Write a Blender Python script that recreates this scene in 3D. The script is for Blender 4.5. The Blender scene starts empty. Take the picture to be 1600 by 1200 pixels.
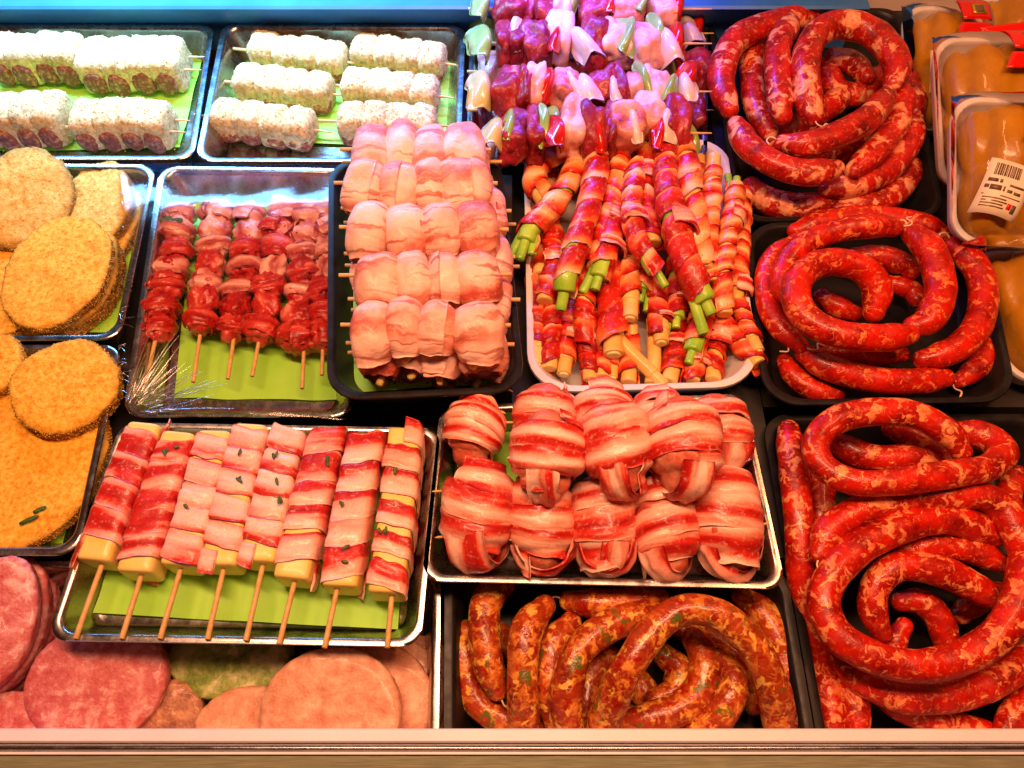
import bpy, math, random
import numpy as np
from mathutils import Vector

random.seed(7)
RNG = np.random.default_rng(7)
SC = bpy.context.scene
COL = SC.collection

# ------------------------------------------------------------------ camera
PITCH = math.radians(60.0)
FPX = 1203.0                                    # focal length in pixels of a 1600 wide picture
CAM = np.array([0.0, 0.0, 0.521])
FW = np.array([0.0, math.cos(PITCH), -math.sin(PITCH)])
UP = np.array([0.0, math.sin(PITCH), math.cos(PITCH)])
cam_data = bpy.data.cameras.new('camera')
cam_data.sensor_width = 36.0
cam_data.lens = FPX / 1600.0 * 36.0
cam_data.clip_start = 0.01
cam_data.clip_end = 50.0
cam = bpy.data.objects.new('camera', cam_data)
cam.location = CAM
cam.rotation_euler = (math.pi / 2 - PITCH, 0, 0)
COL.objects.link(cam)
SC.camera = cam

# ------------------------------------------------------------------ world, lamps of the display case and an added violet light
world = bpy.data.worlds.new('World')
SC.world = world
world.use_nodes = True
bg = world.node_tree.nodes['Background']
bg.inputs[0].default_value = (0.70, 0.18, 0.09, 1)
bg.inputs[1].default_value = 0.09

def area(name, loc, target, sx, sy, energy, color, spread=180):
    l = bpy.data.lights.new(name, 'AREA')
    l.shape = 'RECTANGLE'; l.size = sx; l.size_y = sy
    l.energy = energy; l.color = color; l.spread = math.radians(spread)
    o = bpy.data.objects.new(name, l)
    o.location = loc
    d = Vector(target) - Vector(loc)
    o.rotation_euler = d.to_track_quat('-Z', 'Y').to_euler()
    COL.objects.link(o)
    return o
area('meat_lamp', (-0.07, 0.25, 0.90), (-0.06, 0.28, 0), 0.72, 0.07, 10.4, (1.0, 0.48, 0.255))
area('meat_lamp_right', (0.40, 0.34, 0.80), (0.28, 0.34, 0), 0.30, 0.05, 2.2, (1.0, 0.34, 0.13))
area('cool_tube', (-0.30, 0.655, 0.27), (-0.30, 0.62, 0.05), 0.46, 0.03, 3.8, (0.18, 0.52, 1.0), 140)
area('violet_fill', (0.045, 0.655, 0.25), (0.045, 0.575, 0.10), 0.16, 0.03, .62, (0.10, 0.10, 1.0), 95)  # added, unseen; stands in for the violet flare over the kebabs
SC.view_settings.view_transform = 'Standard'
SC.view_settings.look = 'None'
SC.view_settings.exposure = 0.0
SC.view_settings.gamma = 1.0
SC.cycles.use_denoising = True
SC.cycles.max_bounces = 8
SC.cycles.transparent_max_bounces = 12

def at(px, py, z):
    """point at height z on the sight line of a pixel of the 1600 x 1200 picture"""
    r = FW + UP * ((600.0 - py) / FPX)
    r = r + np.array([(px - 800.0) / FPX, 0, 0])
    return CAM + r * ((z - CAM[2]) / r[2])
def pxs(p):
    """metres per picture pixel at a point"""
    return float(np.dot(np.asarray(p) - CAM, FW)) / FPX

# ------------------------------------------------------------------ numeric helpers
def vnoise(P, seed=0):
    P = np.asarray(P, float) + 137.31 * (seed % 97) + 1000.0
    i = np.floor(P).astype(np.int64); f = P - i
    u = f * f * (3 - 2 * f)
    def h(a, b, c):
        n = (a * 73856093) ^ (b * 19349663) ^ (c * 83492791) ^ (seed * 2654435)
        n = (n ^ (n >> 13)) * 1274126177
        return ((n ^ (n >> 16)) & 0xFFFF) / 32767.5 - 1.0
    x, y, z = i[:, 0], i[:, 1], i[:, 2]
    def L(a, b, t): return a + (b - a) * t
    c00 = L(h(x, y, z), h(x + 1, y, z), u[:, 0]); c10 = L(h(x, y + 1, z), h(x + 1, y + 1, z), u[:, 0])
    c01 = L(h(x, y, z + 1), h(x + 1, y, z + 1), u[:, 0]); c11 = L(h(x, y + 1, z + 1), h(x + 1, y + 1, z + 1), u[:, 0])
    return L(L(c00, c10, u[:, 1]), L(c01, c11, u[:, 1]), u[:, 2])
def fbm(P, octv=3, seed=0):
    v = 0; a = 1.0; P = np.asarray(P, float)
    for k in range(octv):
        v = v + a * vnoise(P * (2.03 ** k), seed + 11 * k); a *= 0.5
    return v
def unit(v):
    v = np.asarray(v, float); return v / (np.linalg.norm(v, axis=-1, keepdims=True) + 1e-12)
def spline(pts, n):
    """Catmull-Rom through pts, n points evenly spaced along it"""
    p = np.asarray(pts, float)
    if len(p) == 2:
        t = np.linspace(0, 1, n)[:, None]; return p[0] * (1 - t) + p[1] * t
    q = np.vstack([2 * p[0] - p[1], p, 2 * p[-1] - p[-2]])
    out = []
    for i in range(1, len(q) - 2):
        t = np.linspace(0, 1, 24, endpoint=False)[:, None]
        a, b, c, d = q[i - 1], q[i], q[i + 1], q[i + 2]
        out.append(0.5 * (2 * b + (c - a) * t + (2 * a - 5 * b + 4 * c - d) * t ** 2 + (3 * b - a - 3 * c + d) * t ** 3))
    out = np.vstack(out + [p[-1:]])
    s = np.r_[0, np.cumsum(np.linalg.norm(np.diff(out, axis=0), axis=1))]
    u = np.linspace(0, s[-1], n)
    return np.stack([np.interp(u, s, out[:, k]) for k in range(3)], 1)
def plen(P): return float(np.linalg.norm(np.diff(P, axis=0), axis=1).sum())
def frames(P, up=(0, 0, 1)):
    T = unit(np.gradient(P, axis=0))
    u = np.asarray(up, float)
    N = unit(u - (T @ u)[:, None] * T)
    return T, N, np.cross(T, N)
def grid_faces(nu, nv, wrap=False, base=0):
    a = np.arange(nu - 1)[:, None]; b = np.arange(nv if wrap else nv - 1)[None, :]
    b2 = (b + 1) % nv
    f = np.stack([a * nv + b, a * nv + b2, (a + 1) * nv + b2, (a + 1) * nv + b], -1).reshape(-1, 4) + base
    return f.tolist()
def rot(ax, ang):
    x, y, z = unit(ax); c, s = math.cos(ang), math.sin(ang); C = 1 - c
    return np.array([[c + x * x * C, x * y * C - z * s, x * z * C + y * s], [y * x * C + z * s, c + y * y * C, y * z * C - x * s], [z * x * C - y * s, z * y * C + x * s, c + z * z * C]])
def basis(x, up=(0, 0, 1)):
    """columns: x axis, side axis, up axis"""
    x = unit(x); u = np.asarray(up, float); u = unit(u - x * np.dot(u, x))
    return np.stack([x, np.cross(u, x), u], 1)
_ico = {}
def ico(n):
    if n not in _ico:
        import bmesh
        bm = bmesh.new(); bmesh.ops.create_icosphere(bm, subdivisions=n, radius=1.0)
        _ico[n] = (np.array([v.co[:] for v in bm.verts]), [[v.index for v in f.verts] for f in bm.faces]); bm.free()
    return _ico[n]

# ------------------------------------------------------------------ shapes: each returns (verts, faces, attributes)
def superr(a, rx, ry, n):
    return (np.abs(np.cos(a) / rx) ** n + np.abs(np.sin(a) / ry) ** n) ** (-1.0 / n)
def sweep(P, rx, ry=None, n=2.0, seg=20, cap='round', lump=0.0, freq=60.0, seed=0, up=(0, 0, 1)):
    """closed tube along P with a superelliptic section (rx sideways, ry upwards)"""
    P = np.asarray(P, float); m = len(P)
    rx = np.broadcast_to(np.asarray(rx, float), (m,)).copy()
    ry = rx.copy() if ry is None else np.broadcast_to(np.asarray(ry, float), (m,)).copy()
    T, N, B = frames(P, up)
    rings = [(P[i], T[i], N[i], B[i], rx[i], ry[i]) for i in range(m)]
    if cap == 'round':
        k = 5
        for e, sg in ((0, -1), (m - 1, 1)):
            ex = []
            for j in range(1, k + 1):
                a = j / k * math.pi / 2
                c = max(math.cos(a), 0.02)
                ex.append((P[e] + sg * T[e] * min(rx[e], ry[e]) * math.sin(a), T[e], N[e], B[e], rx[e] * c, ry[e] * c))
            rings = (ex[::-1] + rings) if sg < 0 else (rings + ex)
    elif cap == 'soft':
        for e, sg in ((0, -1), (m - 1, 1)):
            r = min(rx[e], ry[e])
            ex = [(P[e] + sg * T[e] * r * d, T[e], N[e], B[e], rx[e] * c, ry[e] * c) for d, c in ((.10, .97), (.17, .90), (.19, .6), (.19, .02))]
            rings = (ex[::-1] + rings) if sg < 0 else (rings + ex)
    else:
        for e, sg in ((0, -1), (m - 1, 1)):
            ex = [(P[e] + sg * T[e] * 1e-4, T[e], N[e], B[e], rx[e] * 0.97, ry[e] * .97), (P[e] + sg * T[e] * 1e-4, T[e], N[e], B[e], rx[e] * 0.02, ry[e] * .02)]
            rings = (ex[::-1] + rings) if sg < 0 else (rings + ex)
    a = np.linspace(0, 2 * np.pi, seg, endpoint=False)
    V = []; S = []
    s = 0.0; prev = rings[0][0]
    for (p, t, nn, b, x, y) in rings:
        s += float(np.linalg.norm(p - prev)); prev = p
        r = superr(a, x, y, n)
        V.append(p + (r * np.cos(a))[:, None] * b + (r * np.sin(a))[:, None] * nn); S.append(np.full(seg, s))
    R = len(V); V = np.vstack(V); S = np.concatenate(S)
    if lump:
        C = np.repeat(np.array([r[0] for r in rings]), seg, 0)
        d = V - C
        V = C + d * (1 + lump * fbm(V * freq, 2, seed))[:, None]
    F = grid_faces(R, seg, True)
    F.append(list(range(seg))[::-1]); F.append([(R - 1) * seg + i for i in range(seg)])
    return V, F, {'bw': np.tile(np.arange(seg) / seg, R), 'bs': S, 'br': np.full(len(V), (seed * 0.618) % 1)}
def ribbon(P, rx, ry, n, pitch, width, turns, phase=0.0, s0=0.0, thick=0.0016, lift=0.0012, grow=0.0, taper=0.0, direction=1, crown=0.0, drift=0.0, wob=0.12, rough=0.0006, per=30, nv=9, seed=0, up=(0, 0, 1), skew=0.0):
    """a slice of meat wound round the axis P (rx, ry, n: section of what it is wound on)"""
    P = np.asarray(P, float); L = plen(P); m = len(P)
    rx = np.broadcast_to(np.asarray(rx, float), (m,)); ry = np.broadcast_to(np.asarray(ry, float), (m,))
    T, N, B = frames(P, up)
    ss = np.linspace(0, L, m)
    nu = max(8, int(per * turns))
    u = np.linspace(0, turns, nu); v = np.linspace(-0.5, 0.5, nv)
    U, W = np.meshgrid(u, v, indexing='ij'); U = U.ravel(); W = W.ravel()
    A = phase + direction * 2 * np.pi * U
    wv = width * (1 + wob * vnoise(np.stack([U * 2.1, np.sign(W) * 3.3, U * 0], 1), seed))
    edge = 0.0012 * vnoise(np.stack([U * 14, np.sign(W) * 5.3, U * 0], 1), seed + 5) * (np.abs(W) > 0.4)
    S = s0 + pitch * U + W * wv + edge + skew * np.sin(A)
    if drift: S = S + drift * vnoise(np.stack([U * 1.3, U * 0, U * 0 + 7], 1), seed + 31) + .5 * drift * W * vnoise(np.stack([U * 3.1, U * 0, U * 0 + 2], 1), seed + 33)
    over = np.maximum(-S, 0) + np.maximum(S - L, 0)
    Sc = np.clip(S, 0, L)
    def ip(arr): return np.stack([np.interp(Sc, ss, arr[:, k]) for k in range(3)], 1)
    C, NN, BB, TT = ip(P), ip(N), ip(B), ip(T)
    C = C + TT * np.where(S < 0, S, np.where(S > L, S - L, 0))[:, None]
    RX = np.interp(Sc, ss, rx); RY = np.interp(Sc, ss, ry)
    r = (np.abs(np.cos(A) / RX) ** n + np.abs(np.sin(A) / RY) ** n) ** (-1.0 / n)
    r = r * (1 - taper * np.abs(2 * W) ** 4)
    if crown: r = r * np.sqrt(np.maximum(.04, 1 - (W * width / crown) ** 2))
    base = lift * (W + 0.5) + grow * U / max(turns, 1e-6)
    nz = rough * fbm(np.stack([U * 7, W * 3, U * 0 + 3], 1), 3, seed + 2)
    top = r + base + thick + nz - thick * 0.55 * (np.abs(2 * W) ** 6)
    bot = r + base + nz * 0.4 - 0.0002
    D = np.cos(A)[:, None] * BB + np.sin(A)[:, None] * NN
    V = np.vstack([C + D * top[:, None], C + D * bot[:, None]])
    M = nu * nv
    F = grid_faces(nu, nv)
    if direction > 0: F = [f[::-1] for f in F]
    F2 = [[i + M for i in f[::-1]] for f in F]
    E = []
    loop = [i * nv for i in range(nu)] + [(nu - 1) * nv + j for j in range(1, nv)] + [i * nv + nv - 1 for i in range(nu - 2, -1, -1)] + [j for j in range(nv - 2, 0, -1)]
    for a, b in zip(loop, loop[1:] + loop[:1]): E.append([a, b, b + M, a + M] if direction > 0 else [b, a, a + M, b + M])
    at_ = {'bw': np.tile(W + 0.5, 2), 'bs': np.tile(U * 2 * np.pi * float(np.mean(rx)), 2), 'br': np.full(2 * M, (seed * 0.618 + .1) % 1)}
    return V, F + F2 + E, at_
def blob(c, dims, M=None, n=2.5, noise=0.12, freq=2.0, octv=3, sub=3, seed=0):
    V, F = ico(sub)
    q = V / ((np.abs(V) ** n).sum(1) ** (1.0 / n))[:, None]
    q = q * (1 + noise * fbm(V * freq, octv, seed))[:, None]
    p = q * np.asarray(dims)
    br = np.full(len(V), (seed * 0.618) % 1)
    at_ = {'bw': V[:, 1] * .5 + .5, 'bs': p[:, 0] + .05, 'br': br}
    if M is not None: p = p @ np.asarray(M).T
    return p + np.asarray(c), F, at_
def disc(c, rx, ry, h, M=None, n=5.0, rag=0.03, bump=0.0006, bfreq=700.0, sub=5, seed=0, dish=0.0):
    """round flat cake: rx, ry half widths, h half thickness"""
    V, F = ico(sub)
    rr = np.hypot(V[:, 0], V[:, 1])
    q = V / ((rr ** n + np.abs(V[:, 2]) ** n) ** (1.0 / n))[:, None]
    ang = np.arctan2(V[:, 1], V[:, 0])
    w = 1 + rag * fbm(np.stack([np.cos(ang) * 1.6, np.sin(ang) * 1.6, ang * 0], 1), 3, seed)
    p = np.stack([q[:, 0] * rx * w, q[:, 1] * ry * w, q[:, 2] * h], 1)
    rad = np.hypot(q[:, 0], q[:, 1])
    p[:, 2] += dish * rad ** 2 + 0.12 * h * fbm(p * 60, 2, seed + 3) * 1.0
    d = unit(np.stack([p[:, 0] * .3, p[:, 1] * .3, np.sign(V[:, 2]) * np.minimum(1, np.abs(q[:, 2])) ** 3 * .03], 1))
    p = p + d * (bump * fbm(p * bfreq, 2, seed + 9))[:, None]
    at_ = {'bw': np.clip((.93 - np.abs(q[:, 2])) / .5, 0, 1), 'bs': p[:, 0] + .1, 'br': np.full(len(V), (seed * .618) % 1)}
    if M is not None: p = p @ np.asarray(M).T
    return p + np.asarray(c), F, at_
def shell(c, w, l, bend, thick, M, seed=0, curl=1.6):
    """curved strip of pepper or petal of onion: arc of radius bend, length l, width w"""
    nu, nv = 16, 9
    u = np.linspace(-.5, .5, nu); v = np.linspace(-.5, .5, nv)
    U, W = np.meshgrid(u, v, indexing='ij'); U = U.ravel(); W = W.ravel()
    wid = w * np.sqrt(np.maximum(0.05, 1 - (2 * U) ** 4)) * (1 + .12 * vnoise(np.stack([U * 5, U * 0, np.sign(W)], 1), seed))
    a = U * curl
    def pt(rad): return np.stack([np.sin(a) * rad, W * wid, np.cos(a) * rad - bend - 3.0 * (W * wid) ** 2 / max(w, 1e-4)], 1)
    s = l / (curl * bend)
    A = pt(bend) * np.array([s, 1, s]); Bv = pt(bend - thick) * np.array([s, 1, s])
    wob = 0.0005 * fbm(A * 150, 2, seed)
    A[:, 2] += wob; Bv[:, 2] += wob
    V = np.vstack([A, Bv]); m = nu * nv
    F = grid_faces(nu, nv); F = [f[::-1] for f in F]; F2 = [[i + m for i in f[::-1]] for f in F]
    loop = [i * nv for i in range(nu)] + [(nu - 1) * nv + j for j in range(1, nv)] + [i * nv + nv - 1 for i in range(nu - 2, -1, -1)] + [j for j in range(nv - 2, 0, -1)]
    E = [[a_, b_, b_ + m, a_ + m] for a_, b_ in zip(loop, loop[1:] + loop[:1])]
    return V @ np.asarray(M).T + np.asarray(c), F + F2 + E, {'bw': np.tile(W + .5, 2), 'bs': np.tile(U, 2), 'br': np.full(2 * m, (seed * .618) % 1)}
def crumbs(V, count, size, seed=0):
    """loose crumbs sitting on a surface: one joined shape"""
    r = np.random.default_rng(seed)
    idx = r.integers(0, len(V), count)
    c = V[idx] + r.normal(0, size * .3, (count, 3))
    o = np.array([[1, 0, 0], [-1, 0, 0], [0, 1, 0], [0, -1, 0], [0, 0, 1], [0, 0, -1]], float)
    fo = np.array([[0, 2, 4], [2, 1, 4], [1, 3, 4], [3, 0, 4], [2, 0, 5], [1, 2, 5], [3, 1, 5], [0, 3, 5]])
    s = size * r.uniform(.35, 1.0, (count, 1, 1)) * r.uniform(.6, 1.3, (count, 6, 1))
    R = unit(r.normal(size=(count, 3))); q = unit(np.cross(R, r.normal(size=(count, 3)))); w = np.cross(R, q)
    M = np.stack([R, q, w], 2)
    W = c[:, None, :] + np.einsum('nij,kj->nki', M, o) * s
    F = (fo[None] + (np.arange(count) * 6)[:, None, None]).reshape(-1, 3)
    return W.reshape(-1, 3), F.tolist(), {}
def join(*shapes):
    V = []; F = []; A = {}; o = 0
    for v, f, a in shapes:
        V.append(v); F += [[i + o for i in q] for q in f]; o += len(v)
        for k in ('bw', 'bs', 'br'): A.setdefault(k, []).append(a.get(k, np.zeros(len(v))))
    return np.vstack(V), F, {k: np.concatenate(x) for k, x in A.items()}

# ------------------------------------------------------------------ objects
ORIG = {}
def tag(o, label=None, cat=None, group=None, kind=None):
    if label: o['label'] = label
    if cat: o['category'] = cat
    if group: o['group'] = group
    if kind: o['kind'] = kind
    return o
def thing(name, label, cat, loc, group=None):
    o = bpy.data.objects.new(name, None); COL.objects.link(o)
    o.empty_display_size = 0.01
    o.location = [float(x) for x in loc]; ORIG[o.name] = np.asarray(loc, float)
    return tag(o, label, cat, group)
def put(name, shape, mat, parent=None, smooth=True, sharp=None, kind=None, label=None, cat=None, group=None):
    V, F, A = shape
    V = np.asarray(V, float)
    if parent is None: org = np.array([V[:, 0].mean(), V[:, 1].mean(), V[:, 2].min()])
    else: org = ORIG[parent.name]
    me = bpy.data.meshes.new(name)
    me.from_pydata((V - org).tolist(), [], F)
    for k, x in A.items():
        a = me.attributes.new(k, 'FLOAT', 'POINT'); a.data.foreach_set('value', np.asarray(x, np.float32))
    if smooth: me.shade_smooth()
    if sharp: me.set_sharp_from_angle(angle=math.radians(sharp))
    me.materials.append(mat)
    o = bpy.data.objects.new(name, me); COL.objects.link(o)
    if parent is None: o.location = org.tolist()
    else: o.parent = parent
    ORIG[o.name] = org
    return tag(o, label, cat, group, kind)
def stick(name, a, b, r, mat, parent, point=True):
    P = spline([a, b], 8)
    rr = np.full(8, r)
    if point: rr[-1] = r * .35
    v, f, at_ = sweep(P, rr, seg=9, cap='flat', seed=random.randint(0, 999))
    return put(name, (v, f, at_), mat, parent, sharp=50)

# ------------------------------------------------------------------ materials
def srgb(r, g, b):
    def f(c):
        c /= 255.0
        return c / 12.92 if c <= 0.04045 else ((c + 0.055) / 1.055) ** 2.4
    return (f(r), f(g), f(b), 1.0)
class NT:
    def __init__(s, name, rough=0.4, spec=0.5, metal=0.0, sss=0.0, coat=0.0, trans=0.0, ior=1.45):
        s.m = bpy.data.materials.new(name); s.m.use_nodes = True
        s.t = s.m.node_tree; s.b = s.t.nodes['Principled BSDF']
        s.b.inputs['Roughness'].default_value = rough; s.b.inputs['Specular IOR Level'].default_value = spec
        s.b.inputs['Metallic'].default_value = metal; s.b.inputs['Coat Weight'].default_value = coat
        s.b.inputs['Coat Roughness'].default_value = 0.08
        s.b.inputs['IOR'].default_value = ior
        s.b.inputs['Transmission Weight'].default_value = trans
        if sss:
            s.b.inputs['Subsurface Weight'].default_value = sss
            s.b.inputs['Subsurface Radius'].default_value = (1.0, 0.35, 0.2)
            s.b.inputs['Subsurface Scale'].default_value = 0.004
    def n(s, typ, **kw):
        nd = s.t.nodes.new(typ)
        for k, v in kw.items(): setattr(nd, k, v)
        return nd
    def link(s, a, b): s.t.links.new(a, b)
    def val(s, sock, x):
        if hasattr(x, 'is_linked') or hasattr(x, 'links'): s.link(x, sock)
        else: sock.default_value = x
    def pos(s): return s.n('ShaderNodeNewGeometry').outputs['Position']
    def attr(s, k): return s.n('ShaderNodeAttribute', attribute_name=k).outputs['Fac']
    def vec(s, x, y, z):
        c = s.n('ShaderNodeCombineXYZ')
        for i, v in enumerate((x, y, z)): s.val(c.inputs[i], v)
        return c.outputs[0]
    def noise(s, scale, detail=3, rough=.55, vec=None, dist=0.0, out='Fac'):
        d = s.n('ShaderNodeTexNoise'); d.inputs['Scale'].default_value = scale; d.inputs['Detail'].default_value = detail
        d.inputs['Roughness'].default_value = rough; d.inputs['Distortion'].default_value = dist
        s.link(vec if vec is not None else s.pos(), d.inputs['Vector'])
        return d.outputs[out]
    def voro(s, scale, vec=None, out='Distance', feature='F1', rand=1.0):
        d = s.n('ShaderNodeTexVoronoi', feature=feature); d.inputs['Scale'].default_value = scale
        d.inputs['Randomness'].default_value = rand
        s.link(vec if vec is not None else s.pos(), d.inputs['Vector'])
        return d.outputs[out]
    def math(s, op, a, b=0.0, c=0.0):
        d = s.n('ShaderNodeMath', operation=op)
        s.val(d.inputs[0], a); s.val(d.inputs[1], b); s.val(d.inputs[2], c)
        return d.outputs[0]
    def ramp(s, fac, stops, interp='LINEAR'):
        d = s.n('ShaderNodeValToRGB'); d.color_ramp.interpolation = interp
        e = d.color_ramp.elements
        while len(e) < len(stops): e.new(0.5)
        for i, (p, c) in enumerate(stops):
            e[i].position = p; e[i].color = c if len(c) == 4 else (*c, 1)
        s.link(fac, d.inputs[0])
        return d.outputs[0]
    def step(s, fac, a, b): return s.ramp(fac, [(a, (0, 0, 0, 1)), (b, (1, 1, 1, 1))])
    def mix(s, fac, a, b, blend='MIX'):
        d = s.n('ShaderNodeMix', data_type='RGBA', blend_type=blend)
        s.val(d.inputs[0], fac); s.val(d.inputs[6], a); s.val(d.inputs[7], b)
        return d.outputs[2]
    def warp(s, amount, scale):
        """position pushed about by noise"""
        nz = s.noise(scale, 2, out='Color')
        v = s.n('ShaderNodeVectorMath', operation='MULTIPLY_ADD')
        s.link(nz, v.inputs[0]); v.inputs[1].default_value = (amount,) * 3; s.link(s.pos(), v.inputs[2])
        return v.outputs[0]
    def bump(s, h, strength=.4, dist=.001):
        d = s.n('ShaderNodeBump'); d.inputs['Strength'].default_value = strength; d.inputs['Distance'].default_value = dist
        s.link(h, d.inputs['Height']); s.link(d.outputs[0], s.b.inputs['Normal'])
    def col(s, c):
        s.val(s.b.inputs['Base Color'], c); return s
    def rough(s, x): s.val(s.b.inputs['Roughness'], x)

def m_steel(name, base, r0, r1):
    m = NT(name, metal=1.0)
    sm = m.noise(40, 4); st = m.noise(1.0, 3, vec=m.vec(m.math('MULTIPLY', m.attr('bs'), 1.0), 0, 0)) if False else m.noise(160, 2)
    m.col(m.ramp(sm, [(.3, tuple(x * .72 for x in base) + (1,)), (.7, base + (1,))]))
    m.rough(m.ramp(m.noise(90, 5, .7), [(.35, (r0,) * 3), (.7, (r1,) * 3)]))
    m.bump(m.math('ADD', sm, m.math('MULTIPLY', st, .2)), .08, .001)
    return m.m
STEEL = m_steel('tray_steel', (.54, .53, .52), .18, .36)
m = NT('brushed_steel', metal=1.0)
p = m.pos(); sx = m.n('ShaderNodeVectorMath', operation='MULTIPLY'); m.link(p, sx.inputs[0]); sx.inputs[1].default_value = (60, 1500, 1500)
br_ = m.noise(1, 3, vec=sx.outputs[0])
m.col(m.ramp(br_, [(.3, (.36, .40, .26, 1)), (.7, (.52, .56, .38, 1))])); m.rough(m.ramp(br_, [(.3, (.3,) * 3), (.7, (.45,) * 3)])); m.bump(br_, .15, .0005)
m.b.inputs['Metallic'].default_value = .45
BRUSHED = m.m
m = NT('case_lip', rough=.38); m.col(m.ramp(m.noise(30, 4), [(.3, srgb(232, 232, 242)), (.7, srgb(242, 242, 250))])); LIP = m.m
m = NT('black_plastic', rough=.28, spec=.5); m.col(m.ramp(m.noise(60, 3), [(.3, (.008, .007, .007, 1)), (.7, (.016, .014, .014, 1))]))
m.rough(m.ramp(m.noise(120, 4), [(.3, (.3,) * 3), (.7, (.48,) * 3)])); m.b.inputs['Specular IOR Level'].default_value = .28; m.bump(m.noise(900, 2), .05, .0005); BLACK = m.m
m = NT('white_foam', rough=.5); m.col(m.ramp(m.noise(70, 3), [(.3, (.74, .70, .66, 1)), (.7, (.82, .78, .74, 1))])); m.bump(m.voro(900), .08, .0005); FOAM = m.m
m = NT('dark_shelf', rough=.5, spec=.4); m.col(m.ramp(m.noise(25, 4), [(.3, (.020, .016, .014, 1)), (.7, (.045, .036, .03, 1))])); SHELF = m.m
m = NT('blue_lit_panel', rough=.35, metal=.1); m.col(m.ramp(m.noise(18, 3), [(.3, (.03, .15, .44, 1)), (.7, (.05, .20, .52, 1))])); BACKP = m.m  # blue cast of the cool tube put into the base colour
m = NT('cream_wall', rough=.6); m.col(m.ramp(m.noise(12, 3), [(.3, srgb(226, 206, 188)), (.7, srgb(238, 220, 202))])); CREAM = m.m
m = NT('green_paper', rough=.5, sss=0)
g_ = m.noise(28, 4); m.col(m.ramp(g_, [(.3, srgb(150, 222, 62)), (.7, srgb(172, 236, 84))])); m.bump(m.noise(300, 3), .1, .0006); PAPER = m.m
m = NT('bamboo', rough=.5); p = m.pos()
m.col(m.ramp(m.noise(250, 3), [(.3, srgb(205, 160, 92)), (.7, srgb(232, 192, 124))])); m.bump(m.noise(900, 2), .15, .0004); BAMBOO = m.m

def m_bacon(name, stops, wide=2.6, along=14.0, rough=.34, sss=.0, coat=.15, speck=0.0, bumps=.30, band=0.0, nb=1.0):
    """streaks of fat and lean that run along the slice"""
    m = NT(name, rough=rough, sss=sss, coat=coat)
    bw, bs, br = m.attr('bw'), m.attr('bs'), m.attr('br')
    wob = m.noise(90, 2)
    x = m.math('ADD', m.math('MULTIPLY', bw, wide), m.math('MULTIPLY', wob, 1.1))
    v = m.vec(x, m.math('MULTIPLY', bs, along), m.math('MULTIPLY', br, 37.0))
    f = m.noise(1.0, 3, .5, vec=v)
    if band:
        pp = m.math('PINGPONG', m.math('ADD', m.math('ADD', m.math('MULTIPLY', bw, nb), m.math('MULTIPLY', br, 5.0)), m.math('MULTIPLY', m.noise(1.0, 2, vec=m.vec(m.math('MULTIPLY', bs, 22.0), m.math('MULTIPLY', br, 60.0), bw)), 1.9)), 1.0)
        f = m.math('ADD', m.math('MULTIPLY', pp, band), m.math('MULTIPLY', f, 1.0 - band))
    c = m.ramp(f, stops)
    fine = m.noise(320, 4, .65)
    c = m.mix(m.math('MULTIPLY', m.step(fine, .56, .80), .7), c, stops[0][1])
    c = m.mix(m.math('MULTIPLY', m.step(m.noise(700, 2), .55, .75), .35), c, stops[-1][1])
    if speck:
        c = m.mix(m.step(m.noise(380, 1, vec=m.warp(.002, 500)), .74, .76), c, (.02, .012, .006, 1))
    m.col(c)
    m.rough(m.ramp(m.noise(200, 3), [(.3, (rough * .7,) * 3), (.7, (rough * 1.4,) * 3)]))
    m.bump(m.math('ADD', m.math('MULTIPLY', f, 1.2), m.math('ADD', m.noise(260, 4, .6), m.math('MULTIPLY', fine, .5))), bumps, .0012)
    return m.m
FAT = srgb(252, 208, 186); PINK = srgb(240, 146, 120); LEAN = srgb(206, 42, 30); DEEP = srgb(168, 16, 12)
BACON = m_bacon('streaky_bacon', [(.22, FAT), (.42, srgb(248, 178, 154)), (.54, PINK), (.62, LEAN), (.80, DEEP)], wide=3.0, band=.55, nb=1.1)
BACON_ORANGE = m_bacon('bacon_on_onion', [(.16, srgb(254, 208, 160)), (.28, srgb(248, 166, 96)), (.42, srgb(238, 110, 48)), (.52, srgb(214, 40, 20)), (.78, srgb(172, 12, 8))], wide=2.0, along=9, speck=1, band=.62, nb=1.25)
BACON_RED = m_bacon('red_bacon_on_onion', [(.20, srgb(248, 170, 110)), (.34, srgb(236, 110, 56)), (.46, srgb(212, 44, 22)), (.60, srgb(186, 20, 12)), (.80, srgb(140, 8, 6))], wide=2.0, along=9, speck=1, band=.5, nb=1.3)
BACON_ROLL = m_bacon('bacon_on_rolls', [(.24, srgb(254, 214, 194)), (.40, srgb(248, 180, 154)), (.52, srgb(232, 122, 96)), (.60, srgb(208, 44, 30)), (.80, srgb(165, 18, 12))], wide=5.0, band=.40, nb=2.2)
m = NT('pork_belly_slice', rough=.42, coat=.06)
bw_, bs_, br_a = m.attr('bw'), m.attr('bs'), m.attr('br')
wv = m.math('MULTIPLY', m.noise(80, 2), 2.4)
st1 = m.noise(1.0, 2, .5, vec=m.vec(m.math('ADD', m.math('MULTIPLY', bw_, 11.0), wv), m.math('MULTIPLY', bs_, 34.0), m.math('MULTIPLY', br_a, 41.0)))
st2 = m.noise(1.0, 2, .5, vec=m.vec(m.math('ADD', m.math('MULTIPLY', bw_, 2.6), m.math('MULTIPLY', wv, .4)), m.math('MULTIPLY', bs_, 9.0), m.math('MULTIPLY', br_a, 23.0)))
c = m.ramp(st2, [(.34, srgb(252, 212, 196)), (.48, srgb(244, 190, 170)), (.58, srgb(226, 140, 116)), (.68, srgb(196, 84, 64))])
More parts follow.
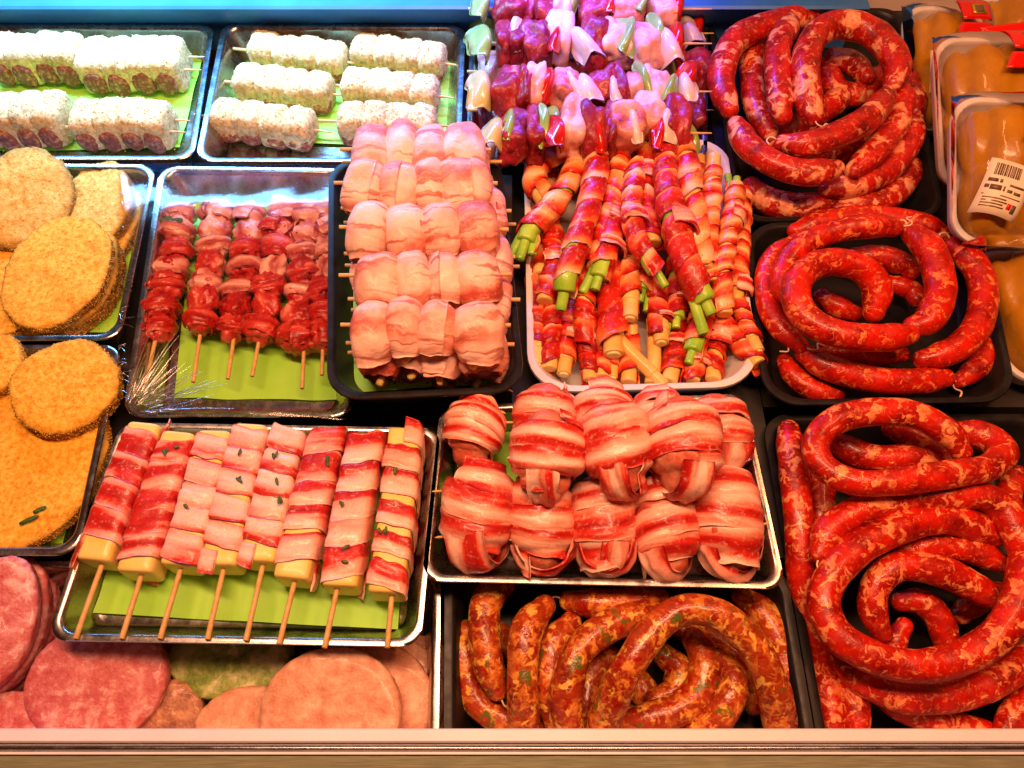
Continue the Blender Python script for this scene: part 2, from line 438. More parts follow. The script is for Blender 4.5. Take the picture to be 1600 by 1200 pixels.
c = m.mix(m.math('MULTIPLY', m.step(st1, .56, .65), .8), c, srgb(178, 84, 58))
c = m.mix(m.math('MULTIPLY', m.step(m.noise(420, 3), .55, .75), .35), c, srgb(252, 208, 188))
m.col(c); m.bump(m.math('ADD', m.math('MULTIPLY', st1, .6), m.math('ADD', m.noise(190, 4, .6), m.math('MULTIPLY', m.noise(700, 2), .3))), .5, .0014)
BELLY = m.m
PORK = m_bacon('pale_pork', [(.28, srgb(240, 190, 176)), (.45, srgb(222, 148, 134)), (.58, srgb(200, 108, 96)), (.72, srgb(150, 40, 40))], wide=3.0, along=40, speck=1, band=.35, nb=2.4, bumps=.6)
REDPORK = m_bacon('red_pork', [(.26, srgb(232, 150, 130)), (.38, srgb(205, 66, 52)), (.55, srgb(178, 28, 24)), (.76, srgb(120, 10, 12))], wide=2.6, along=30, speck=1, rough=.22, band=.25, nb=2.0, bumps=.6)
FILLING = m_bacon('pork_filling', [(.26, srgb(240, 176, 120)), (.42, srgb(216, 120, 84)), (.56, srgb(190, 70, 50)), (.78, srgb(150, 34, 24))], wide=3, along=60, bumps=.6)
COREMEAT = m_bacon('roll_meat', [(.28, srgb(248, 200, 170)), (.42, srgb(232, 150, 116)), (.56, srgb(214, 104, 76)), (.78, srgb(178, 44, 32))], wide=3.4, along=20, bumps=.5)

def m_sausage(name, lean, deep, fat, fat2, share=.56, scale=85, extra=None, rough=.32, soft=.06):
    m = NT(name, rough=rough, coat=.16)
    w = m.warp(.010, 120)
    big = m.noise(scale, 3, .6, vec=w, dist=.6)
    base = m.ramp(m.noise(60, 4, .6), [(.32, deep), (.62, lean)])
    k = m.step(big, share, share + soft)
    c = m.mix(k, base, m.ramp(m.noise(240, 3), [(.3, fat2), (.68, fat)]))
    # small flecks
    c = m.mix(m.math('MULTIPLY', m.step(m.noise(330, 3, .6, vec=w), .57, .64), .65), c, fat2)
    if extra:
        for sc, th, cc in extra:
            c = m.mix(m.math('MULTIPLY', m.step(m.noise(sc, 1.5, .5, vec=m.warp(.012, 150)), th, th + .09), .9), c, cc)
    m.col(c)
    m.rough(m.ramp(m.noise(150, 3), [(.3, (rough * .6,) * 3), (.72, (rough * 1.7,) * 3)]))
    m.bump(m.math('ADD', m.math('MULTIPLY', k, .25), m.math('ADD', m.noise(150, 4, .6), m.math('MULTIPLY', m.noise(700, 2), .25))), .45, .0016)
    return m.m
SAUS_A = m_sausage('coarse_sausage', srgb(198, 26, 13), srgb(112, 6, 4), srgb(250, 186, 138), srgb(232, 112, 68), share=.54, scale=54)
SAUS_B = m_sausage('red_sausage', srgb(212, 28, 5), srgb(128, 7, 2), srgb(248, 150, 76), srgb(222, 74, 32), share=.565, scale=150)
SAUS_C = m_sausage('fine_sausage', srgb(210, 30, 8), srgb(124, 8, 3), srgb(252, 176, 112), srgb(230, 98, 50), share=.55, scale=112)
SAUS_D = m_sausage('pepper_cheese_sausage', srgb(178, 66, 28), srgb(122, 28, 12), srgb(240, 160, 66), srgb(206, 104, 40), share=.49, scale=120,
                   extra=[(152, .57, srgb(246, 190, 84)), (131, .60, srgb(158, 14, 8)), (109, .625, srgb(92, 104, 34))], rough=.2, soft=.14)

def m_crumb(name, a, b, c_, edge=None):
    m = NT(name, rough=.8, spec=.2)
    f = m.noise(300, 4, .6); g = m.noise(45, 3)
    c = m.ramp(f, [(.3, c_), (.5, b), (.68, a)])
    c = m.mix(m.step(g, .50, .75), c, m.ramp(f, [(.35, c_), (.7, b)]))
    c = m.mix(m.math('MULTIPLY', m.step(m.noise(160, 2), .62, .70), .6), c, c_)
    if edge: c = m.mix(m.math('MULTIPLY', m.attr('bw'), m.ramp(m.noise(150, 3), [(.35, (.45,) * 3), (.65, (.95,) * 3)])), c, edge)
    m.col(c); m.bump(m.math('ADD', f, m.noise(1100, 2)), .6, .0010)
    return m.m
CRUMB = m_crumb('breadcrumb', srgb(250, 208, 92), srgb(242, 184, 58), srgb(212, 136, 34), srgb(112, 72, 40))
CRUMB_LIT = m_crumb('cool_lit_breadcrumb', srgb(248, 214, 126), srgb(236, 192, 92), srgb(204, 148, 58), srgb(104, 74, 46))  # paler breadcrumb copy, lavender light on the back cutlets put into colour
CRUMB_BIT = m_crumb('breadcrumb_bits', srgb(252, 214, 120), srgb(244, 192, 84), srgb(220, 150, 50))
CRUMB_PALE = m_crumb('pale_breadcrumb', srgb(238, 218, 164), srgb(220, 194, 132), srgb(178, 140, 86))
m = NT('crumbed_meat', rough=.7, sss=.05)
f = m.noise(260, 4, .7); m.col(m.ramp(f, [(.3, srgb(96, 46, 36)), (.5, srgb(140, 78, 58)), (.70, srgb(206, 156, 108))])); m.bump(f, .7, .0012); MEATEND = m.m

def m_patty(name, a, b, c_, scale=120, rough=.45):
    m = NT(name, rough=rough, coat=.1)
    f = m.noise(scale, 5, .65, vec=m.warp(.006, 90)); g = m.noise(28, 3)
    c = m.ramp(f, [(.32, c_), (.5, b), (.66, a)])
    c = m.mix(m.math('MULTIPLY', m.step(g, .45, .7), .5), c, b)
    m.col(c); m.bump(m.math('ADD', f, m.noise(600, 3)), .5, .0012)
    return m.m
PATTY_RED = m_patty('red_patty', srgb(238, 192, 186), srgb(208, 112, 112), srgb(180, 62, 68))
PATTY_PINK = m_patty('pink_patty', srgb(240, 196, 166), srgb(224, 164, 132), srgb(200, 124, 96))
PATTY_BROWN = m_patty('brown_patty', srgb(214, 160, 116), srgb(176, 116, 84), srgb(120, 66, 46), 170)
PATTY_GREEN = m_patty('spinach_patty', srgb(222, 220, 160), srgb(142, 164, 70), srgb(60, 88, 22), 70)

def m_plain(name, a, b, scale=80, rough=.35, sss=.15, coat=.2, bumpsc=200, bs=.25):
    m = NT(name, rough=rough, sss=sss, coat=coat)
    m.col(m.ramp(m.noise(scale, 4, .6), [(.32, a), (.68, b)])); m.bump(m.noise(bumpsc, 3, .6), bs, .001)
    return m.m
CHEESE = m_plain('cheese', srgb(250, 212, 104), srgb(254, 228, 140), 40, .38, .2, .1, 90, .12)
ONION_GREEN = m_plain('spring_onion_leaf', srgb(120, 190, 40), srgb(186, 226, 80), 60, .32, .2, .2)
ONION_WHITE = m_plain('spring_onion_stem', srgb(232, 178, 84), srgb(244, 208, 126), 70, .34, .25, .2)
ONION_IN = m_plain('spring_onion_inside', srgb(214, 208, 120), srgb(240, 232, 170), 200, .4, .2, .1)
PEP_RED = m_plain('red_pepper', srgb(178, 16, 10), srgb(214, 34, 20), 50, .16, .1, .5, 120, .1)
PEP_GREEN = m_plain('green_pepper', srgb(132, 168, 70), srgb(170, 196, 100), 50, .18, .15, .5, 120, .1)
PEP_PALE = m_plain('pale_pepper', srgb(206, 190, 110), srgb(226, 206, 140), 50, .2, .2, .4, 120, .1)
ONION = m_plain('onion_petal', srgb(222, 194, 186), srgb(240, 220, 208), 60, .2, .35, .4, 160, .12)
BEEF = m_bacon('beef_cube', [(.22, srgb(226, 140, 130)), (.32, srgb(176, 40, 48)), (.55, srgb(140, 20, 32)), (.78, srgb(92, 8, 18))], wide=1.8, along=60, rough=.38, bumps=.5)
CHICKEN_W = m_bacon('white_meat', [(.30, srgb(250, 214, 204)), (.52, srgb(240, 184, 172)), (.66, srgb(222, 140, 128)), (.80, srgb(190, 80, 74))], wide=2.2, along=30, rough=.36, bumps=.5)
SKIN = m_plain('chicken_skin', srgb(172, 116, 14), srgb(196, 138, 26), 30, .34, .25, .2, 380, .35)
HERB = m_plain('parsley', srgb(48, 78, 22), srgb(84, 116, 36), 300, .5, .1, 0)
m = NT('red_print', rough=.22, coat=.4); m.col(m.ramp(m.noise(20, 2), [(.3, srgb(206, 16, 10)), (.7, srgb(228, 30, 16))])); REDPRINT = m.m
m = NT('gold_print', rough=.3, metal=.6); m.col(m.ramp(m.noise(90, 2), [(.3, srgb(150, 130, 20)), (.7, srgb(226, 200, 60))])); GOLD = m.m
m = NT('dark_print', rough=.4); m.col(m.ramp(m.noise(90, 2), [(.3, srgb(96, 70, 48)), (.7, srgb(120, 90, 62))])); INK = m.m
m = NT('label_paper', rough=.5); m.col(m.ramp(m.noise(60, 3), [(.3, srgb(222, 206, 176)), (.7, srgb(236, 222, 196))])); LABEL = m.m
m = NT('casing', rough=.3, sss=.2); m.col(m.ramp(m.noise(90, 2), [(.3, srgb(236, 190, 150)), (.7, srgb(246, 206, 170))])); CASING = m.m

def m_film(name, gloss, tint=(1, 1, 1, 1), rough=.06):
    m = bpy.data.materials.new(name); m.use_nodes = True; t = m.node_tree
    for n in list(t.nodes): t.nodes.remove(n)
    o = t.nodes.new('ShaderNodeOutputMaterial'); mx = t.nodes.new('ShaderNodeMixShader')
    tr = t.nodes.new('ShaderNodeBsdfTransparent'); gl = t.nodes.new('ShaderNodeBsdfGlossy'); fr = t.nodes.new('ShaderNodeFresnel')
    fr.inputs[0].default_value = gloss; gl.inputs['Roughness'].default_value = rough; tr.inputs[0].default_value = tint
    nz = t.nodes.new('ShaderNodeTexNoise'); nz.inputs['Scale'].default_value = 70; bp = t.nodes.new('ShaderNodeBump'); bp.inputs['Strength'].default_value = .03; bp.inputs['Distance'].default_value = .002
    ge = t.nodes.new('ShaderNodeNewGeometry')
    t.links.new(ge.outputs['Position'], nz.inputs['Vector']); t.links.new(nz.outputs['Fac'], bp.inputs['Height'])
    t.links.new(bp.outputs[0], gl.inputs['Normal'])
    t.links.new(fr.outputs[0], mx.inputs[0]); t.links.new(tr.outputs[0], mx.inputs[1]); t.links.new(gl.outputs[0], mx.inputs[2]); t.links.new(mx.outputs[0], o.inputs[0])
    return m
FILM_PACK = m_film('pack_film', 1.24, (.98, .98, .98, 1))
FILM = m_film('cling_film', 1.28, (.97, .97, .97, 1), .07)

FOLD = m_film('film_fold', 2.2, (.96, .96, .96, 1), .20)

# ------------------------------------------------------------------ setting: shelf, step, rails
def box(x0, x1, y0, y1, z0, z1, bev=0.0015):
    xs = (x0, x1); ys = (y0, y1); zs = (z0, z1)
    V = []
    for (px_, py_, pz_) in [(a, b, c) for c in (0, 1) for b in (0, 1) for a in (0, 1)]:
        V.append((xs[px_], ys[py_], zs[pz_]))
    F = [[0, 2, 3, 1], [4, 5, 7, 6], [0, 1, 5, 4], [2, 6, 7, 3], [0, 4, 6, 2], [1, 3, 7, 5]]
    return np.array(V, float), F, {}
def extrude_x(prof, x0, x1):
    n = len(prof); V = [(x0, y, z) for y, z in prof] + [(x1, y, z) for y, z in prof]
    F = [[i, i + n, (i + 1) % n + n, (i + 1) % n] for i in range(n)] + [list(range(n))[::-1], [i + n for i in range(n)]]
    return np.array(V, float), F, {}
ZS = 0.040                                             # height of the raised step
y_step = at(800, 872, ZS)[1]; y_step_r = at(800, 636, ZS)[1]; x_step = at(1192, 640, ZS)[0]
y_back = at(800, 31, 0.072)[1]
tag(put('display_shelf', box(-0.9, 0.9, 0.0, y_back + .3, -.02, 0.0), SHELF, smooth=False), kind='structure')
tag(put('display_step', box(-0.9, x_step, y_step, y_back + .3, .0005, ZS), SHELF, smooth=False), kind='structure')
tag(put('display_step', box(x_step + .001, 0.9, y_step_r, y_back + .3, .0005, ZS), SHELF, smooth=False), kind='structure')
# front rail: pale lip, chrome bead, brushed steel apron
zl = 0.066
ya, yb = at(800, 1138, zl)[1], at(800, 1160, zl)[1]
yc, yd = at(800, 1177, zl - .003)[1], at(800, 1260, zl - .012)[1]
tag(put('front_lip', extrude_x([(ya, zl - .05), (ya, zl - .001), (ya - .0006, zl), (yb + .0008, zl), (yb, zl - .001), (yb, zl - .05)], -.8, .8), LIP, smooth=False), kind='structure')
P = np.array([[-.8, (yb + yc) / 2, zl - .0035], [0, (yb + yc) / 2, zl - .0035], [.8, (yb + yc) / 2, zl - .0035]])
rb = abs(yb - yc) / 2
tag(put('front_bead', sweep(P, rb * .55, rb * .55, seg=20, cap='flat'), STEEL), kind='structure')
tag(put('front_channel', extrude_x([(yb - .0002, zl - .008), (yb - .0002, zl - .0045), (yc + .001, zl - .0045), (yc + .0006, zl - .002), (yc - .0006, zl - .002), (yc - .001, zl - .008)], -.8, .8), LIP, smooth=False), kind='structure')
tag(put('front_apron', extrude_x([(yc - .0012, zl - .03), (yc - .0012, zl - .004), (yd, zl - .012), (yd - .12, zl - .04), (yd - .12, zl - .05)], -.8, .8), BRUSHED, smooth=False), kind='structure')
# back rail behind the trays, with its wall
zr = 0.098
y1 = at(800, 9, zr)[1]
xr = at(1395, 10, zr)[0]
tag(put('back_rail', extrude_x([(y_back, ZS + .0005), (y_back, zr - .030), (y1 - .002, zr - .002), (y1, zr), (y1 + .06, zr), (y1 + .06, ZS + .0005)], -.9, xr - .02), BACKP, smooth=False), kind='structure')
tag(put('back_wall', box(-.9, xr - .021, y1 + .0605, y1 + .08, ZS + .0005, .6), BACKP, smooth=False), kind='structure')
tag(put('side_wall', box(xr - .019, .95, y_back + .06, y_back + .08, ZS + .0005, .6), CREAM, smooth=False), kind='structure')

# ------------------------------------------------------------------ trays
def tray_shape(Q, depth, wall_in=.006, rim=.004, rc=.012, th=.0012, fil=.003, lip=.0, down=(0, 0, -1)):
    """pressed tray; Q: outer rim corners (back left, back right, front right, front left)"""
    Q = np.asarray(Q, float); dn = unit(down)
    o = Q.mean(0); e1 = unit(Q[1] - Q[0]); e1 = unit(e1 - dn * np.dot(e1, dn)); e2 = np.cross(dn, e1)
    q2 = np.stack([(Q - o) @ e1, (Q - o) @ e2], 1)
    area2 = sum(q2[i][0] * q2[(i + 1) % 4][1] - q2[(i + 1) % 4][0] * q2[i][1] for i in range(4))
    sg = 1 if area2 > 0 else -1
    def inset(off):
        L = []
        for i in range(4):
            a, b = q2[i], q2[(i + 1) % 4]; d = unit(b - a); nrm = np.array([-d[1], d[0]]) * sg
            L.append((a + nrm * off, d))
        out = []
        for i in range(4):
            (a, d), (b, f) = L[i - 1], L[i]
            t = np.linalg.solve(np.stack([d, -f], 1), b - a); out.append(a + d * t[0])
        return np.array(out)
    def loop(off, h, r):
        c = inset(off); pts = []
        for i in range(4):
            p0, p1, p2 = c[i - 1], c[i], c[(i + 1) % 4]
            a = p1 + unit(p0 - p1) * r; b = p1 + unit(p2 - p1) * r
            for t in np.linspace(0, 1, 9):
                k = 0.45  # rounder than a plain quadratic
                pts.append((1 - t) ** 3 * a + 3 * (1 - t) ** 2 * t * (a + (p1 - a) * .56) + 3 * (1 - t) * t * t * (b + (p1 - b) * .56) + t ** 3 * b)
        pts = np.array(pts)
        return o + pts[:, :1] * e1 + pts[:, 1:] * e2 + dn * h
    w = rim + wall_in
    seq = [(w - th, depth + th, rc * .8), (rim - th, th * 1.2, rc * .9), (0.0004, th * 1.2 + lip, rc), (0, th * .6 + lip, rc), (.0004, lip * .3, rc), (rim * .35, 0, rc), (rim * .75, 0, rc), (rim, .0006, rc * .95), (rim + wall_in * .12, .004, rc * .9),
           (w, depth - fil, rc * .85), (w + fil * .35, depth - fil * .3, rc * .8), (w + fil, depth, rc * .75), (w + fil + .006, depth + .0002, rc * .7)]
    Ls = [loop(*s) for s in seq]; n = len(Ls[0])
    V = np.vstack(Ls); F = grid_faces(len(Ls), n, True)
    F = [f if sg * 1 < 0 else f for f in F]
    F.append(list(range(n))[::-1]); F.append([(len(Ls) - 1) * n + i for i in range(n)])
    return V, F, {}
def quad(pts, z): return np.array([at(x, y, z) for x, y in pts])
def tray(pts, floor, depth, mat, label, cat='tray', name='steel_tray', **kw):
    t = put(name, tray_shape(quad(pts, floor + depth), depth, **kw), mat, sharp=55)
    return tag(t, label, cat, {'steel_tray': 'steel trays in the display', 'black_tray': 'black plastic trays in the display'}.get(name))
def sheet(pts, z, label, amp=.0008, seed=0, mat=None, name='paper_sheet', fold=0):
    c = quad(pts, z); nu, nv = 26, 26
    u = np.linspace(0, 1, nu); U, W = np.meshgrid(u, u, indexing='ij'); U = U.ravel()[:, None]; W = W.ravel()[:, None]
    top = (c[0] * (1 - U) + c[1] * U) * (1 - W) + (c[3] * (1 - U) + c[2] * U) * W
    top = top + np.stack([0 * U[:, 0], 0.0008 * vnoise(np.hstack([U * 6, W * 0, U * 0]), seed + 4) * (W[:, 0] > .9), amp * (1 + fbm(np.hstack([U * 3, W * 9, U * 0]), 2, seed)) / 1.0], 1)
    V = np.vstack([top, top - np.array([0, 0, .0003])]); m_ = nu * nv
    F = grid_faces(nu, nv); F2 = [[i + m_ for i in f[::-1]] for f in F]
    lp = [i * nv for i in range(nu)] + [(nu - 1) * nv + j for j in range(1, nv)] + [i * nv + nv - 1 for i in range(nu - 2, -1, -1)] + [j for j in range(nv - 2, 0, -1)]
    E = [[a, b, b + m_, a + m_] for a, b in zip(lp, lp[1:] + lp[:1])]
    return put(name, (V, F + F2 + E, {}), mat or PAPER, sharp=60, label=label, cat='paper', group='green paper liners')

F2Z = ZS + .003                                        # floor of the trays on the step
S1 = dict(wall_in=.010, rim=.005, rc=.014)
tray([(-60, 36), (336, 38), (302, 249), (-112, 249)], F2Z, .026, STEEL, 'steel tray of wide crumbed roll skewers at the cold back corner', **S1)
tray([(347, 36), (728, 38), (719, 253), (304, 252)], F2Z, .026, STEEL, 'steel tray holding six small crumbed skewers on green paper', **S1)
tray([(735, 26), (1107, 26), (1106, 252), (727, 253)], F2Z, .024, STEEL, 'steel tray under the mixed meat and pepper kebabs', **S1)
tray([(-80, 254), (245, 257), (187, 531), (-150, 533)], F2Z, .028, STEEL, 'steel tray with thick breaded cutlets, upper one at the left', **S1)
tray([(-120, 538), (192, 538), (122, 868), (-210, 868)], F2Z, .026, STEEL, 'steel tray with large flat breaded cutlets, lower one at the left', **S1)
tray([(249, 259), (545, 263), (552, 652), (190, 652)], F2Z, .026, STEEL, 'film covered steel tray of red pork skewers', **S1)
BTZ = F2Z + .0285
tag(put('display_step', box(at(566, 400, F2Z)[0], at(800, 400, F2Z)[0], at(600, 600, BTZ)[1], at(600, 270, BTZ)[1], ZS + .0005, BTZ - .0025), SHELF, smooth=False), kind='structure')
tray([(513, 250), (783, 244), (822, 612), (510, 626)], BTZ, .024, BLACK, 'black tray heaped with pale pork belly rolls', name='black_tray', wall_in=.008, rim=.005, rc=.022, th=.002)
tray([(818, 226), (1136, 214), (1192, 604), (824, 614)], F2Z, .024, FOAM, 'white foam tray heaped with bacon wrapped spring onions', name='foam_tray', wall_in=.010, rim=.005, rc=.032, th=.003)
tray([(1103, 12), (1410, 12), (1479, 340), (1152, 347)], F2Z, .024, BLACK, 'black tray of coarse fatty sausage coils at the back', name='black_tray', wall_in=.010, rim=.005, rc=.022, th=.002)
tray([(1163, 348), (1532, 342), (1593, 628), (1194, 634)], F2Z, .024, BLACK, 'black tray of bright red sausage coils in the middle', name='black_tray', wall_in=.010, rim=.005, rc=.026, th=.002)
tray([(1188, 646), (1640, 646), (1790, 1225), (1288, 1225)], .003, .045, BLACK, 'black tray of long red sausages by the front lip', name='black_tray', wall_in=.012, rim=.006, rc=.02, th=.002)
tray([(-190, 876), (690, 876), (686, 1215), (-300, 1215)], .003, .046, STEEL, 'deep steel tray of burger patties along the front', **S1)
tray([(694, 880), (1228, 880), (1286, 1215), (692, 1215)], .003, .046, BLACK, 'black tray of speckled pepper and cheese sausages in front', name='black_tray', wall_in=.012, rim=.006, rc=.016, th=.002)
FZ = .0535
tray([(188, 659), (690, 668), (658, 1011), (70, 1001)], FZ, .020, STEEL, 'steel tray of eight bacon and cheese skewers in front', wall_in=.007, rim=.0045, rc=.012)
tray([(687, 634), (1163, 614), (1230, 921), (657, 908)], FZ, .020, STEEL, 'steel tray of fat bacon wrapped rolls with toothpicks', wall_in=.007, rim=.0045, rc=.012)

pz = F2Z + .0008
sheet([(-40, 62), (322, 70), (282, 232), (-70, 238)], pz, 'green paper under the wide crumbed rolls', .0012, 1)
sheet([(376, 54), (712, 70), (700, 236), (338, 218)], pz, 'green paper under six small crumbed skewers', .0014, 2)
sheet([(750, 55), (1092, 55), (1094, 236), (742, 236)], pz, 'green paper under the mixed kebabs', .0008, 3)
sheet([(-60, 285), (228, 290), (180, 520), (-110, 520)], pz, 'green paper under the thick breaded cutlets', .0008, 4)
sheet([(-100, 580), (170, 580), (98, 852), (-180, 852)], pz, 'green paper under the large flat breaded cutlets', .0008, 5)
sheet([(310, 284), (520, 288), (540, 626), (272, 622)], pz, 'green paper under the film covered pork skewers', .0006, 6)
sheet([(540, 290), (772, 286), (806, 598), (542, 614)], BTZ + .0008, 'green paper in the black tray under pork belly rolls', .0006, 7)
sheet([(215, 690), (640, 690), (622, 984), (138, 958)], FZ + .0008, 'green paper under eight bacon and cheese skewers', .0010, 8)
sheet([(730, 660), (1130, 650), (1150, 868), (715, 858)], FZ + .0008, 'green paper under the bacon wrapped rolls', .0006, 9)

ORD = ['first', 'second', 'third', 'fourth', 'fifth', 'sixth', 'seventh', 'eighth', 'ninth', 'tenth']
SEED = [100]
def sd():
    SEED[0] += 1; return SEED[0]

# ------------------------------------------------------------------ crumbed skewers, back left
def crumb_bead(parent, c, dims, M, sub=4, meat=True, seed=0, n=3.2):
    v, f, a = blob(c, dims, M, n=n, noise=.06, freq=2.4, sub=sub, seed=seed)
    v = v + 0.0005 * fbm(v * 600, 2, seed)[:, None] * unit(v - c)
    b = put('crumbed_roll', (v, f, a), CRUMB_PALE, parent)
    put('crumb_coating', crumbs(v[v[:, 2] > c[2] - dims[2] * .5], 420, .0008, seed), CRUMB_PALE, b, smooth=False, kind='stuff')
    return b
def wide_group(x0, x1, py_front, py_back, h, label, tilt):
    """four rolls side by side, their axes towards the viewer, on two sticks"""
    z0 = F2Z + .003
    p0 = at(x0, py_front, z0); p1 = at(x1, py_front + tilt, z0)
    back = at((x0 + x1) / 2, py_back, z0 + h)[1]
    d = back - (p0[1] + p1[1]) / 2
    t = thing('crumbed_skewer', label, 'skewer', [(p0[0] + p1[0]) / 2, p0[1] + d / 2, z0], 'wide crumbed roll skewers')
    ax = unit(p1 - p0); M = basis(ax); w = np.linalg.norm(p1 - p0) / 4
    for k in range(4):
        s = sd()
        c = p0 + ax * w * (k + .5) + M[:, 1] * d / 2 + np.array([0, random.uniform(-.002, .002), h / 2])
        crumb_bead(t, c, (w * .66, d / 2, h / 2), M, seed=s, n=4.5)
        e = c - M[:, 1] * (d / 2 - .0002) - np.array([0, 0, h * .12])
        put('meat_end', blob(e, (w * .43, .0032, h * .30), M, n=2.4, noise=.15, sub=3, seed=s + 7), MEATEND, t)
    for fy in (.28, .68):
        a = p0 - ax * w * .75 + M[:, 1] * d * fy + np.array([0, 0, h * .55])
        b = p1 + ax * w * .85 + M[:, 1] * d * fy + np.array([0, 0, h * .5])
        stick('stick', a, b, .0014, BAMBOO, t)
wide_group(2, 138, 137, 42, .036, 'overexposed wide crumbed roll skewer nearest the back left corner', 0)
wide_group(143, 290, 152, 47, .036, 'wide crumbed roll skewer at the back, right one of the tray', -2)
wide_group(-22, 108, 236, 134, .036, 'wide crumbed roll skewer cut by the left picture edge, front one', 2)
wide_group(131, 268, 238, 147, .033, 'wide crumbed roll skewer with four brown meat ends, front right', 4)
SMALL = [((399, 80), (538, 97), 'back left small crumbed skewer of the six'), ((374, 130), (516, 147), 'middle left small crumbed skewer of the six'),
         ((340, 184), (487, 203), 'front left small crumbed skewer of the six'), ((556, 82), (692, 99), 'back right small crumbed skewer of the six'),
         ((541, 135), (681, 150), 'middle right small crumbed skewer of the six'), ((534, 190), (678, 196), 'front right small crumbed skewer partly behind the pork rolls')]
for (a, b, lab) in SMALL:
    zc = F2Z + .0165
    A, B = at(*a, zc), at(*b, zc)
    t = thing('crumbed_skewer', lab, 'skewer', [(A[0] + B[0]) / 2, (A[1] + B[1]) / 2, F2Z], 'small crumbed skewers')
    ax = unit(B - A); M = basis(ax); w = np.linalg.norm(B - A) / 4
    for k in range(4):
        s = sd(); c = A + ax * w * (k + .5) + np.array([0, 0, random.uniform(-.001, .001)])
        crumb_bead(t, c, (w * .62, .0160, .0145), M, seed=s, n=3.8)
        put('meat_side', blob(c + np.array([0, -.0082, -.0062]), (w * .52, .0085, .0075), M, n=3, noise=.12, sub=3, seed=s + 3), MEATEND, t)
    stick('stick', A - ax * w * 1.0, B + ax * w * .95, .0014, BAMBOO, t)

# ------------------------------------------------------------------ mixed kebabs at the back
KIND = {'b': ('beef_cube', BEEF), 'p': ('pork_cube', PORK), 'w': ('chicken_cube', CHICKEN_W), 'o': ('onion_petal', ONION), 'g': ('green_pepper_strip', PEP_GREEN), 'r': ('red_pepper_strip', PEP_RED), 'y': ('pale_pepper_strip', PEP_PALE)}
def kebab(py, z, items, label, half, xs0=732, xs1=1108):
    """items: (kind, x0, x1, dy) along the stick"""
    A, B = at(xs0, py, z), at(xs1, py, z)
    t = thing('mixed_kebab', label, 'kebab', [A[0] * .5 + B[0] * .5, A[1], z - half], 'mixed meat and pepper kebabs')
    for (k, x0, x1, dy) in items:
        s = sd(); nm, mt = KIND[k]
        c = at((x0 + x1) / 2, py + dy, z + random.uniform(-.002, .003)); sc_ = pxs(c); hw = (x1 - x0) / 2 * sc_
        M = rot((0, 0, 1), random.uniform(-.18, .18)) @ rot((1, 0, 0), random.uniform(-.35, .35)) @ rot((0, 1, 0), random.uniform(-.2, .2))
        if k in 'bpw':
            put(nm, blob(c, (hw * 1.3, half * random.uniform(.95, 1.3), half * random.uniform(.8, 1.0)), M, n=4.5, noise=.20, freq=1.6, sub=4, seed=s), mt, t)
        else:
            # curved strip standing across the stick
            Ms = rot((0, 0, 1), math.pi / 2 + random.uniform(-.25, .25)) @ rot((1, 0, 0), random.uniform(.15, .55) * (1 if k != 'o' else -1.0))
            put(nm, shell(c + np.array([0, 0, half * 1.0]), hw * 2.6, half * random.uniform(2.6, 3.2), half * 1.25, .0028 if k != 'o' else .0035, M @ Ms, s, 1.9), mt, t)
    stick('stick', A, B, .0014, BAMBOO, t)
rows = [
    (14, [('g', 755, 776, 0), ('b', 778, 814, 0), ('b', 812, 838, 2), ('b', 836, 870, 0), ('w', 868, 890, -2), ('g', 888, 908, 0), ('b', 908, 946, 4), ('b', 944, 962, 0), ('p', 958, 1000, 0), ('g', 996, 1018, 0), ('w', 1016, 1046, 2), ('r', 1046, 1074, 0)]),
    (68, [('g', 752, 779, 6), ('b', 777, 797, 0), ('b', 795, 822, 0), ('b', 819, 856, 2), ('w', 853, 888, -6), ('o', 884, 916, 6), ('b', 912, 944, 4), ('w', 940, 984, 0), ('g', 979, 996, 4), ('w', 990, 1026, 8), ('o', 1020, 1056, 10), ('r', 1044, 1070, 6)]),
    (143, [('y', 745, 777, 8), ('b', 775, 814, 6), ('b', 808, 828, 4), ('w', 825, 850, -2), ('r', 846, 868, 0), ('p', 864, 900, 2), ('o', 892, 924, 4), ('b', 922, 954, 0), ('b', 953, 976, 0), ('p', 974, 1000, 2), ('g', 996, 1014, 0), ('w', 1011, 1040, 2), ('g', 1038, 1056, 4), ('o', 1050, 1076, 4), ('r', 1064, 1090, 0)]),
    (208, [('y', 764, 796, 6), ('b', 784, 824, 8), ('b', 824, 852, 4), ('g', 850, 862, 6), ('r', 864, 886, 4), ('w', 876, 912, -6), ('b', 908, 942, 0), ('b', 938, 962, 0), ('p', 958, 1000, -4), ('w', 994, 1030, -20), ('o', 1022, 1048, -8), ('b', 1036, 1070, -14)]),
]
KW = ['rearmost mixed kebab, cut off by the top picture edge', 'second mixed kebab from the back with large white meat pieces', 'third mixed kebab from the back with onion and pepper ring', 'front mixed kebab just behind the wrapped spring onions']
kh = .0172
for i, (py, items) in enumerate(rows):
    for xx in ((800, 870, 930, 985, 1030) if i % 2 else (822, 890, 952, 1008)):
        items.append((random.choice('rgrgo'), xx - 8, xx + 8, random.uniform(-6, 6)))
    kebab(py, F2Z + .062, items, KW[i], kh, 738 if i % 2 else 732, 1112)
low = 'gbbworbpgwor'
